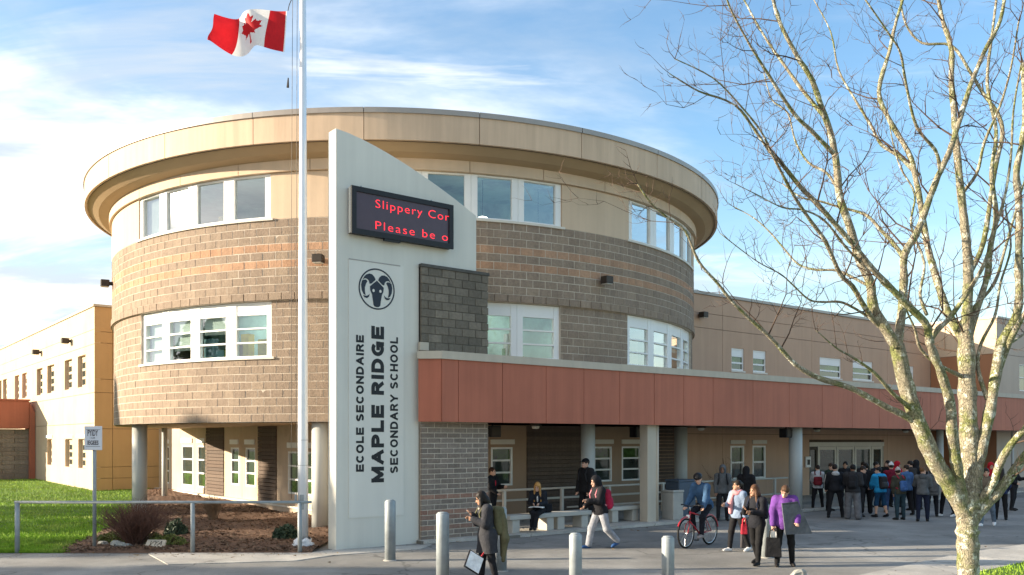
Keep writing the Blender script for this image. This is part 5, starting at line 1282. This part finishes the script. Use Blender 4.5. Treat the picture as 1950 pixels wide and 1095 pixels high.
        sh_ = solid_obj('shoe', Sh, min(vox, .015), cloth(shoe, .6), root)
    # jacket
    J = Solid(); torso(J, puff, .05)
    J.ell(up(0, .01, -.02), np.array((.168*wd+puff, .128*wd+puff, .14+puff))*s, T, .06)
    if hem < -.12:
        for hp_, kn, an, fd in LG: J.cone(hp_, hp_+(kn-hp_)*min(1, -hem/.42+.1), (.10+puff)*s, (.10+puff)*s, .10)
    for sh, elb, wr, d1, d2, sd in AR:
        J.cone(sh, elb, (.058+puff)*s, (.050+puff)*s, .04); J.cone(elb, elb+(wr-elb)*(.97 if sleeve else .1), (.050+puff)*s, (.036+puff*.8)*s, .03)
    J.cone(up(0, .015, .50), neck+T@np.array((0, .0, .02))*s, .085*s, .068*s, .03)
    dn = T@np.array((0, 0, -1.)); hp0 = up(0, 0, hem)
    # cut the hem only around the trunk (arms may hang lower)
    if hem > -.2: J2 = J
    solid_jacket(J, hp0, dn, AR, root, vox, cloth(top), puff, s)
    if stripe:
        for i, (sh, elb, wr, d1, d2, sd) in enumerate(AR):
            ofs = np.array((sd*.052+sd*puff, 0, 0)); MB().tube([sh+T@ofs*s*1.05, elb+T@ofs*s, wr+T@ofs*s*.6], .014*s, 6).build('sleeve_stripe', cloth(stripe), root)
    if shirt:
        S_ = Solid().ell(up(0, -.075-puff*.8, .36), np.array((.035, .06, .12))*s, T, .02); solid_obj('shirt', S_, vox, cloth(shirt), root)
    if collar:
        S_ = Solid()
        for k in range(12):
            a = rad(k*30); S_.cone(up(.095*math.cos(a), .085*math.sin(a)+.01, .52+.03*math.sin(a)), up(.095*math.cos(a+.5), .085*math.sin(a+.5)+.01, .52+.03*math.sin(a+.5)), .042*s, .042*s, .03)
        solid_obj('collar', S_, vox, cloth(collar), root)
    if hood is not None and hood != 'up':
        S_ = Solid().ell(up(0, .10, .51), np.array((.125, .07, .085))*s, T, .03); solid_obj('hood', S_, vox, cloth(hood), root)
    if scarf:
        S_ = Solid()
        for k in range(12):
            a = rad(k*30); S_.cone(up(.085*math.cos(a), .085*math.sin(a)-.01, .535+.02*math.sin(a*2)), up(.085*math.cos(a+.5), .085*math.sin(a+.5)-.01, .535+.02*math.sin(a*2+1)), .05*s, .05*s, .03)
        S_.cone(up(-.05, -.12, .50), up(-.08, -.17, .28), .05*s, .055*s); S_.cone(up(-.08, -.17, .28), up(-.09, -.16, .05), .055*s, .05*s); solid_obj('scarf', S_, vox, cloth(scarf), root)
    # hair and headwear
    if hair and hood != 'up':
        Hh = Solid().ell(hd(0, .028, .038), np.array((.087, .103, .102))*s, HR, .02)
        if hair in ('long', 'verylong'):
            Hh.ell(hd(0, .06, -.05), np.array((.085, .06, .11))*s, HR, .04)
            l_ = .12 if hair == 'long' else .26
            Hh.cone(hd(0, .075, -.08), up(0, .125+puff, .52-l_), .075*s, .05*s, .05)
            for sd in (-1, 1): Hh.cone(hd(sd*.072, -.005, .0), up(sd*.09, -.085-puff*.5, .50-l_*.8), .034*s, .03*s, .03)
        if hair == 'pony': Hh.ell(hd(0, .125, .03), np.array((.04, .045, .04))*s, HR, .03); Hh.cone(hd(0, .14, .02), hd(0, .15, -.16), .03*s, .018*s, .02)
        Hh.cut_ell(hd(0, -.098, -.03), np.array((.064 if hair in ('long', 'verylong') else .075, .07, .088))*s, HR)
        solid_obj('hair', Hh, min(vox, .016), cloth(hairc, .5), root)
    if hood == 'up':
        Hh = Solid().ell(hd(0, .03, .02), np.array((.108, .125, .135))*s, HR, .03).cone(hd(0, .05, -.06), up(0, .05, .47), .10*s, .12*s, .05).cut_ell(hd(0, -.115, -.015), np.array((.072, .10, .095))*s, HR); solid_obj('hood', Hh, vox, cloth(top), root)
    if hat == 'beanie' or (isinstance(hat, tuple) and hat[0] == 'beanie'):
        c = hat[1]; Hh = Solid().ell(hd(0, .02, .055), np.array((.092, .11, .10))*s, HR, .02).ell(hd(0, .03, .16), np.array((.028, .028, .028))*s, HR, .02); nz = HR@np.array((0, -.25, -1.)); Hh.cut_plane(hd(0, 0, .035), nz/np.linalg.norm(nz)); solid_obj('beanie', Hh, min(vox, .015), cloth(c), root)
    if isinstance(hat, tuple) and hat[0] == 'cap':
        c = hat[1]; Hh = Solid().ell(hd(0, .015, .05), np.array((.09, .108, .088))*s, HR, .02); nz = HR@np.array((0, 0, -1.)); Hh.cut_plane(hd(0, 0, .045), nz); Hh2 = Solid().ell(hd(0, -.115, .05), np.array((.07, .075, .012))*s, HR, .01); cp_ = solid_obj('cap', Hh, .014, cloth(c), root); solid_obj('brim', Hh2, .01, cloth(c), cp_)
    if helmet:
        Hh = Solid().ell(hd(0, .015, .062), np.array((.108, .138, .095))*s, HR, .02); nz = HR@np.array((0, .1, -1.)); Hh.cut_plane(hd(0, 0, .03), nz/np.linalg.norm(nz)); hm = solid_obj('helmet', Hh, .014, cloth(helmet, .35), root)
        for sd in (-1, 1): MB().tube([hd(sd*.08, .02, .04), hd(sd*.06, -.02, -.09), hd(0, -.03, -.115)], .006*s, 5).build('strap', cloth(BLK), hm)
    root['_'] = 0; del root['_']
    info = dict(root=root, up=up, AR=AR, T=T, s=s, LG=LG, hd=hd)
    info['W'] = lambda p: Vector(pos)+Vector(rotz(rad(face))@np.asarray(p))
    return info
EYE_M = mat('eye_dark', (.02, .015, .012), .3); LIP = mat('lips', (.36, .13, .11), .5)
def solid_jacket(J, hp0, dn, AR, root, vox, m, puff, s):
    V, Fq = J.mesh(vox)
    d = (V-hp0)@dn                         # below the hem
    arm = np.full(len(V), 9.)
    for sh, elb, wr, d1, d2, sd in AR:
        for a, b in ((sh, elb), (elb, wr)):
            ab = b-a; w = np.clip(((V-a)@ab)/(ab@ab), 0, 1); arm = np.minimum(arm, np.linalg.norm(V-a-w[:, None]*ab, axis=1))
    low_v = (d > 0) & (arm > (.062+puff)*s*1.25)
    V[low_v] -= (d[low_v]*.97)[:, None]*dn          # fold the cloth up to a clean hem line
    me = bpy.data.meshes.new('jacket'); me.from_pydata(V.tolist(), [], Fq.tolist()); me.polygons.foreach_set('use_smooth', [True]*len(me.polygons)); me.materials.append(m); me.update()
    return link(bpy.data.objects.new('jacket', me), root)
def backpack(label, P_, c, straps=True, size=(.15, .085, .22), dz=.27, c2=None, name='backpack', group='backpacks of the students', dy=None, strapc=None):
    """worn on the back of a person built above"""
    up, s, T = P_['up'], P_['s'], P_['T']; root = P_['root']
    t = thing(name, label, 'backpack', root.location, root.rotation_euler.z, group)
    y = dy if dy is not None else .205
    S = Solid().rbox(up(0, y, dz), np.array(size)*s, .07*s, T); so = solid_obj('bag', S, .018, cloth(c, .7), t)
    S = Solid().rbox(up(0, y+size[1]*.95, dz-.08), np.array((size[0]*.72, .045, size[2]*.45))*s, .035*s, T); solid_obj('front_pocket', S, .016, cloth(c2 or c, .7), t)
    if straps:
        for sd in (-1, 1): MB().tube([up(sd*.10, .15, .46), up(sd*.11, .06, .575), up(sd*.115, -.06, .545), up(sd*.12, -.148, .42), up(sd*.15, -.13, .26), up(sd*.15, .10, .12)], .02*s, 6).build('strap', cloth(strapc or c, .7), t)
    return t
def GP(px, y, z=0.): return (xat(px, y), y, z)
N_ = .0145
# woman in the dark parka, cut by the lower frame edge
p = person('woman in dark parka with fur collar, foreground left of the bollards', GP(928, 16.0), -72, 1.66, N_, 1, lean=6, legs=((8, 6), (-6, 6)), arms=((24, 112, 4), (16, 100, 4)), inw=(35, 30), head=(24, -12), top=(.035, .036, .042), bottom=BLK, hair='verylong', hairc=(.018, .014, .012), hem=-.32, puff=.034, collar=(.52, .42, .30))
backpack('olive backpack on the woman in dark parka', p, (.10, .095, .05), size=(.16, .11, .27), dz=.24, c2=(.13, .12, .06), dy=.24)
ct = thing('olive_coat', 'olive coat hanging down behind the woman in dark parka', 'coat', p['root'].location, p['root'].rotation_euler.z)
solid_obj('cloth', Solid().cone(p['up'](.10, .30, .34), p['up'](.12, .30, -.1), .06, .075, .05).cone(p['up'](.12, .30, -.1), p['up'](.13, .22, -.5), .075, .035, .05).cone(p['up'](-.04, .33, .30), p['up'](-.02, .27, -.42), .05, .05, .03), .018, cloth((.11, .10, .055)), ct)
def bag_tote(label, pos, w, d, h, m, rz=0, name='tote_bag', handle=.22, paper=None):
    t = thing(name, label, 'bag', pos, rz)
    v = [(-w/2, -d/2, 0), (w/2, -d/2, 0), (w/2, d/2, 0), (-w/2, d/2, 0), (-w*.43, -d*.3, h), (w*.43, -d*.3, h), (w*.43, d*.3, h), (-w*.43, d*.3, h)]
    bevel(MB().hexa(v).build('body', m, t), .02, 2)
    for y in (-d*.25, d*.25): MB().tube([(-w*.24, y, h-.03), (-w*.2, y*.8, h+handle*.7), (0, y*.3, h+handle), (w*.2, y*.8, h+handle*.7), (w*.24, y, h-.03)], .011, 6).build('handle', m, t, True)
    if paper: bevel(MB().box(-w*.22, w*.2, -.01, .02, h*.8, h+.12).build('paper', paper, t), .004, 1)
    return t
q = GP(897, 15.6, .30)
t = thing('binder', 'open white and black binder carried low by the woman in parka', 'binder', q, rad(25)); t.rotation_euler = (rad(-18), rad(32), rad(30))
bevel(MB().box(-.17, .17, -.015, .015, 0, .34).build('cover', cloth((.02, .02, .025)), t), .006, 1); MB().box(-.15, .15, -.022, -.0155, .02, .32).build('sheet', cloth((.75, .75, .75)), t)
MB().tube([(.1, 0, .33), (.14, -.02, .5), (.2, -.02, .72)], .016, 6).build('strap', cloth((.30, .03, .04)), t)
# man beside the pier
person('man in black jacket over red shirt beside the brick pier', GP(937, 25.9, .09), 55, 1.68, .018, 0, arms=((15, 40, 6), (25, 70, 6)), inw=(20, 20), head=(0, 10), top=BLK, hairc=(.05, .022, .012), shirt=(.42, .02, .04))
# sitting woman
sq_ = fr(s_at(1026, .17), .17, 0)
p = person('woman with long blond hair sitting cross legged on the bench', (sq_.x, sq_.y+.02, .0), -12, 1.68, N_, 0, lean=14, legs=((84, 86), (80, 52)), abd=(2, -8), arms=((24, 75, 8), (24, 75, 8)), inw=(30, 30), head=(24, -8), top=(.016, .018, .024), bottom=BLK, hair='verylong', hairc=(.42, .22, .07), seat=.66, shirt=(.6, .58, .55), shoe=(.02, .018, .018))
def pos_of(P_, l): return P_['W'](P_['up'](*l))
t = thing('notebook', 'white open papers on the lap of the sitting woman', 'papers', p['W'](p['up'](0, -.32, .17)), rad(-12))
mb = MB(); 
for i in range(8):
    a, b = -.2+.05*i, -.15+.05*i; za, zb = .025*math.cos(a*7), .025*math.cos(b*7); mb.hexa([(a, -.13, za), (b, -.13, zb), (b, .13, zb), (a, .13, za), (a, -.13, za+.02), (b, -.13, zb+.02), (b, .13, zb+.02), (a, .13, za+.02)])
mb.build('pages', cloth((.72, .72, .70)), t)
t = thing('handbag', 'black handbag beside the sitting woman on the bench', 'bag', fr(s_at(1046, .2), .1, .57), TH, None); solid_obj('bag', Solid().rbox((0, 0, .13), (.15, .09, .13), .06), .015, cloth(BLK), t); MB().tube([(-.1, 0, .24), (0, 0, .36), (.1, 0, .24)], .012, 6).build('handle', cloth(BLK), t)
# capped tall man and the hooded walker
p = person('tall bearded man in black cap and jacket behind the hooded walker', GP(1116, 26.2, .09), -50, 1.93, .018, 0, head=(4, -8), hat=('cap', (.012, .012, .014)), top=(.015, .015, .017), hood=(.012, .012, .014), puff=.035)
backpack('dark grey backpack on the tall man with black cap', p, (.03, .03, .033))
p = person('hooded walker in black jacket, grey sweatpants and blue shoes', GP(1143, 21.3), -62, 1.76, N_, 0, lean=9, legs=((22, 12), (-14, 30)), arms=((18, 55, 6), (30, 75, 6)), inw=(15, 20), head=(14, -5), top=BLK, hood='up', bottom=(.29, .30, .33), wide=.018, shoe=(.03, .085, .22), puff=.035)
backpack('crimson backpack on the hooded walker', p, (.34, .012, .045), c2=(.42, .03, .08), strapc=(.55, .2, .24), size=(.15, .10, .24), dz=.24)
# students standing by the wall
p = person('student in grey hooded jacket standing behind the cyclist', GP(1376, 28.6), -10, 1.76, .018, 2, top=(.11, .115, .12), hood='up', bottom=(.02, .02, .024), head=(8, -10)); backpack('black backpack on the student in grey hooded jacket', p, BLK)
person('student in black hooded jacket seen from behind by wing windows', GP(1421, 27.6), 150, 1.74, .018, 1, top=(.01, .01, .012), hood='up', puff=.045)
# three women walking to the left
p = person('girl with pink scarf and pale blue jacket walking left', GP(1405, 20.7), -55, 1.64, N_, 1, legs=((12, 6), (-10, 14)), arms=((20, 70, 6), (-6, 12, 8)), inw=(20, 0), head=(2, -22), top=(.20, .26, .37), bottom=(.012, .012, .014), shoe=(.7, .7, .7), hair='pony', hairc=(.02, .014, .01), scarf=(.58, .27, .29), hem=-.09)
t = bag_tote('small red drawstring bag in the hand of the scarf girl', tuple(p['W'](p['AR'][1][2]+np.array((0, -.03, -.42)))), .15, .08, .24, cloth((.5, .03, .05)), 0, 'small_bag', .14)
t = bag_tote('tall dark shopping bag beside the scarf girl', GP(1419, 20.9, .06), .22, .12, .5, cloth((.06, .055, .06)), 0, 'shopping_bag', .2)
p = person('woman in black with very long brown hair walking left', GP(1441, 18.5), -48, 1.66, N_, 1, lean=5, legs=((-12, 14), (16, 8)), arms=((22, 95, 8), (20, 80, 8)), inw=(30, 30), head=(8, -18), top=(.014, .015, .02), bottom=(.010, .010, .011), shoe=(.012, .012, .013), hair='verylong', hairc=(.10, .05, .028), hem=-.10, cuff=.25)
backpack('navy backpack on the woman with very long brown hair', p, (.014, .018, .035), c2=(.05, .06, .09))
p = person('woman in purple jacket looking down, carrying a grey portfolio', GP(1494, 18.25), -12, 1.68, N_, 0, lean=8, legs=((5, 6), (-5, 8)), abd=(5, 6), arms=((6, 14, 14), (10, 42, 16)), inw=(0, 5), head=(38, -18), top=(.14, .05, .25), bottom=(.012, .012, .013), shoe=(.015, .013, .013), hair='short', hairc=(.09, .05, .03), hood=(.13, .03, .25), hem=-.12, puff=.036)
hw = p['W'](p['AR'][0][2]+p['AR'][0][4]*.09)
bag_tote('black tote bag in the hand of the woman in purple', (hw.x-.0, hw.y-.02, hw.z-.58), .33, .12, .40, cloth((.014, .014, .016)), rad(-10), 'tote_bag', .18, cloth((.7, .68, .64)))
q = pos_of(p, (.20, -.20, .12)); t = thing('art_portfolio', 'large flat grey art portfolio under the arm of woman in purple', 'portfolio', (q.x+.02, q.y-.02, q.z-.28), rad(-16)); t.rotation_euler = (rad(-4), rad(-5), rad(12))
bevel(MB().hexa([(-.26, -.012, 0), (.34, -.012, -.04), (.34, .012, -.04), (-.26, .012, 0), (-.26, -.012, .64), (.10, -.012, .64), (.10, .012, .64), (-.26, .012, .64)]).build('board', cloth((.10, .11, .125)), t), .004, 1); MB().box(-.25, .09, -.014, -.0125, .6, .63).build('edge_tape', cloth((.06, .065, .07)), t)

# ------------------------------------------------------------------ bicycle and rider
by = 21.55; fx, rx_ = GP(1302, by-.35), GP(1355, by+.55)
hdv = (Vector(fx)-Vector(rx_)); hdg = math.atan2(hdv.x, -hdv.y)      # heading, 0 = towards the camera
bk = thing('bicycle', 'red bicycle with black tyres ridden to the left', 'bicycle', ((fx[0]+rx_[0])/2, (fx[1]+rx_[1])/2, 0), hdg)
WR = .36; FWY, RWY = -.53, .53
RUB = mat('rubber', (.012, .012, .012), .8); REDP = mat('red_paint', (.42, .015, .03), .3, .05, spec=.5); CHR = mat('chrome', (.55, .56, .58), .25, .05, metal=.9)
for yy in (FWY, RWY):
    w = MB().torus((0, yy, WR), (1, 0, 0), WR-.022, .024, 36, 8).build('wheel', RUB, bk, True)
    MB().torus((0, yy, WR), (1, 0, 0), WR-.05, .012, 36, 6).build('rim', CHR, w, True)
    sp_ = MB()
    for k in range(18): a = k*2*math.pi/18; sp_.tube([(.02*(-1)**k, yy, WR), (0, yy+math.cos(a)*(WR-.05), WR+math.sin(a)*(WR-.05))], .0022, 4)
    sp_.build('spokes', CHR, w); MB().tube([(-.045, yy, WR), (.045, yy, WR)], .022, 10).build('hub', CHR, w)
bb_ = (0, .10, .30); st_ = (0, .26, .80); hd_t, hd_b = (0, -.34, .88), (0, -.40, .66); ra = (0, RWY, WR)
fmz = MB()
for a, b, r in ((hd_t, hd_b, .022), (hd_b, bb_, .024), (st_, bb_, .019), (tuple(np.array(hd_t)*.9+np.array(hd_b)*.1), tuple(np.array(st_)*.85+np.array(bb_)*.15), .019)): fmz.tube([a, b], r, 10)
for x in (-.05, .05): fmz.tube([bb_, (x, RWY, WR)], .011, 8); fmz.tube([st_, (x, RWY, WR)], .010, 8)
fmz.build('frame', REDP, bk, True)
fk = MB()
for x in (-.05, .05): fk.tube([hd_b, (x, -.46, .55), (x, FWY, WR)], .012, 8)
fk.build('fork', REDP, bk, True)
MB().tube([hd_t, (0, -.36, 1.0)], .014, 8).build('stem', CHR, bk, True); MB().tube([(-.30, -.26, 1.02), (-.2, -.36, 1.04), (0, -.37, 1.0), (.2, -.36, 1.04), (.30, -.26, 1.02)], .012, 8).build('handlebar', BLACK, bk, True)
for sd in (-1, 1): MB().tube([(sd*.22, -.345, 1.035), (sd*.31, -.25, 1.02)], .017, 8).build('grip', BLACK, bk, True)
MB().tube([st_, (0, .28, .90)], .013, 8).build('seat_post', CHR, bk, True)
solid_obj('saddle', Solid().ell((0, .33, .92), (.08, .11, .035)).cone((0, .28, .92), (0, .12, .915), .045, .022), .012, BLACK, bk)
MB().torus(bb_, (1, 0, 0), .085, .008, 24, 6).build('chainring', BLACK, bk); 
for sd, zz_ in ((-1, -.16), (1, .16)): MB().tube([(sd*.06, bb_[1], bb_[2]), (sd*.08, bb_[1]-.03*sd, bb_[2]+zz_)], .011, 6).build('crank', BLACK, bk); MB().box(sd*.12-.05, sd*.12+.05, bb_[1]-.03*sd-.04, bb_[1]-.03*sd+.04, bb_[2]+zz_-.012, bb_[2]+zz_+.012).build('pedal', BLACK, bk)
for yy, a0, a1 in ((FWY, 60, 150), (RWY, 10, 120)):
    MB().tube([(0, yy+math.cos(rad(a0+(a1-a0)*k/8))*(WR+.03), WR+math.sin(rad(a0+(a1-a0)*k/8))*(WR+.03)) for k in range(9)], .02, 6).build('mudguard', REDP, bk)
bevel(MB().box(-.04, .04, -.47, -.42, .72, .80).build('front_light', WHITE, bk), .01, 1); MB().box(-.012, .012, RWY-.28, RWY-.26, .6, .66).build('reflector', REDP, bk)
ca = Vector((math.sin(hdg), -math.cos(hdg), 0)); rp = bk.location-ca*.33
p = person('cyclist in blue jacket and black helmet riding the red bicycle', (rp.x, rp.y, 0), math.degrees(hdg), 1.76, N_, 0, lean=26, legs=((68, 88), (50, 42)), abd=(4, 4), arms=((44, 22, 8), (44, 22, 8)), inw=(-6, -6), head=(16, 25), top=(.045, .10, .19), bottom=(.012, .013, .02), shoe=(.30, .26, .25), hair='short', hairc=(.06, .04, .03), helmet=(.012, .012, .014), seat=1.0, puff=.03, scarf=None, hem=-.08)
# ------------------------------------------------------------------ crowd at the entrance
V_ = .021; rc = random.Random(5)
def crowd(px, py, face, h, label, bag=None, **k):
    y = F_PX*EYE/(py-HORIZON); r_ = rc.uniform
    k.setdefault('head', (r_(-4, 22), r_(-50, 50))); k.setdefault('arms', ((r_(-8, 30), r_(5, 95), r_(3, 14)), (r_(-8, 30), r_(5, 95), r_(3, 14)))); k.setdefault('inw', (r_(0, 35), r_(0, 35)))
    f_ = r_(-10, 10); k.setdefault('legs', ((f_, r_(2, 12)), (-f_, r_(2, 12)))); k.setdefault('lean', r_(-2, 9)); k.setdefault('twist', r_(-12, 12))
    return person(label, GP(px, y), face+r_(-25, 25), h*r_(.96, 1.02), V_, k.pop('skin', 0), group='students crowded at the entrance', **k)
p = crowd(1557, 971, 160, 1.72, 'student in white hoodie with round maroon bag left of the crowd', top=(.55, .55, .56), bottom=(.012, .012, .015), legs=((14, 4), (-14, 6)), abd=(8, 8)); backpack('round maroon bag on the student in white hoodie', p, (.16, .012, .02), size=(.16, .09, .17), dz=.22)
crowd(1591, 986, 172, 1.74, 'student in black track jacket with white sleeve stripe and grey hood', top=(.013, .014, .018), stripe=(.6, .6, .6), hood=(.45, .45, .45), bottom=(.013, .013, .016), abd=(9, 9), wd=1.15, hairc=(.02, .012, .01))
p = crowd(1624, 989, 158, 1.80, 'student in dark jacket and baggy grey trousers in the crowd', top=(.03, .03, .033), bottom=(.13, .13, .14), wide=.045, hairc=(.012, .01, .01), skin=2, puff=.04, wd=1.1); backpack('black backpack above baggy grey trousers', p, (.015, .015, .018))
crowd(1649, 979, 185, 1.82, 'tall student all in black left of the blue jacket', top=(.01, .01, .012), bottom=(.01, .01, .012), wide=.02, puff=.04, hairc=(.012, .01, .008))
p = crowd(1676, 985, 184, 1.72, 'student in bright blue jacket and shorts seen from behind', top=(.02, .25, .50), hood=(.02, .27, .54), bottom=(.012, .05, .11), shorts=1, puff=.045, hairc=(.012, .012, .015), shoe=(.012, .012, .015)); backpack('black and grey backpack on the bright blue jacket', p, (.02, .02, .022), c2=(.05, .052, .055), strapc=(.01, .012, .02))
p = crowd(1697, 976, 150, 1.76, 'student with white beanie, dark red jacket and jeans', top=(.16, .012, .03), bottom=(.05, .10, .22), hat=('beanie', (.65, .65, .64)), shoe=(.22, .14, .06))
p = crowd(1714, 990, 176, 1.72, 'student with pale beanie, olive back and teal trousers', top=(.05, .048, .035), bottom=(.025, .05, .065), hat=('beanie', (.45, .40, .38)), legs=((2, 3), (-2, 3))); backpack('blue backpack with crimson straps in the crowd', p, (.05, .12, .30), strapc=(.35, .02, .05), size=(.12, .08, .18), dz=.2)
p = crowd(1757, 993, 165, 1.68, 'brown haired student in grey hoodie at right end of crowd', top=(.10, .105, .11), hood=(.09, .095, .10), bottom=(.012, .016, .035), hairc=(.16, .08, .035)); 
p = crowd(1775, 984, 150, 1.80, 'dark student with large grey sack half behind the tree', top=(.012, .012, .013), bottom=(.015, .015, .02)); backpack('large grey sack bag just left of the tree trunk', p, (.085, .085, .088), size=(.2, .15, .36), dz=.12, dy=.26)
crowd(1736, 972, 200, 1.80, 'student in charcoal brown jacket behind the grey hoodie', top=(.035, .028, .025), bottom=(.012, .012, .015), hairc=(.015, .012, .012))
crowd(1706, 966, 10, 1.74, 'student in red hood behind the pale beanie', top=(.45, .015, .03), hood='up', bottom=(.012, .012, .015))
crowd(1668, 966, 20, 1.80, 'dark clothed student facing out behind the blue jacket', top=(.02, .02, .03), bottom=(.012, .012, .015), hairc=(.012, .01, .01), skin=1)
crowd(1608, 968, 15, 1.80, 'dark haired student near the doors facing outwards', top=(.012, .012, .015), bottom=(.012, .012, .015), hairc=(.012, .01, .01), skin=1)
crowd(1690, 962, 340, 1.82, 'long haired student in black deep in the crowd', top=(.012, .012, .014), bottom=(.012, .012, .014), hair='long', hairc=(.012, .009, .008))
crowd(1640, 963, 30, 1.76, 'student in charcoal jacket near the doors behind the crowd', top=(.03, .03, .034), bottom=(.012, .012, .014), hairc=(.03, .018, .012))
p = crowd(1803, 984, -60, 1.72, 'student in black with white shoes behind left tree limb', top=(.02, .02, .022), bottom=(.013, .013, .016), shoe=(.7, .7, .7), legs=((10, 5), (-10, 8)))
crowd(1826, 981, 175, 1.76, 'student in denim standing behind the tree trunk', top=(.015, .015, .017), bottom=(.06, .09, .15))
crowd(1880, 1002, -35, 1.72, 'student in jeans with white shoes right of the trunk', top=(.15, .12, .09), bottom=(.13, .17, .22), shoe=(.75, .75, .75), lean=8, legs=((10, 5), (-12, 16)))
crowd(1886, 968, -20, 1.78, 'student in red hood seen between the right tree limbs', top=(.45, .015, .025), hood='up', bottom=(.015, .015, .02))
crowd(1906, 990, 170, 1.66, 'child in navy jacket and black leggings right of the tree', top=(.02, .03, .08), bottom=(.012, .012, .013), hairc=(.02, .013, .01), hair='long')
crowd(1930, 972, 20, 1.74, 'student in black at far right under the canopy', top=(.015, .015, .018), bottom=(.015, .015, .018), hairc=(.02, .015, .012))

crowd(1580, 973, 30, 1.74, 'student in dark green jacket half hidden near the doors', top=(.02, .035, .025), bottom=(.012, .012, .014), hairc=(.05, .03, .02))
crowd(1638, 984, 120, 1.74, 'student in black turning right beside baggy grey trousers', top=(.014, .014, .017), bottom=(.02, .02, .024), hairc=(.03, .018, .012))
crowd(1727, 981, 215, 1.70, 'student in denim blue jacket between olive back and grey hoodie', top=(.06, .13, .28), bottom=(.014, .014, .017), hairc=(.03, .02, .015))
crowd(1745, 970, 150, 1.84, 'tall student in black hood near the tree limb', top=(.012, .012, .015), hood='up', bottom=(.012, .012, .015))
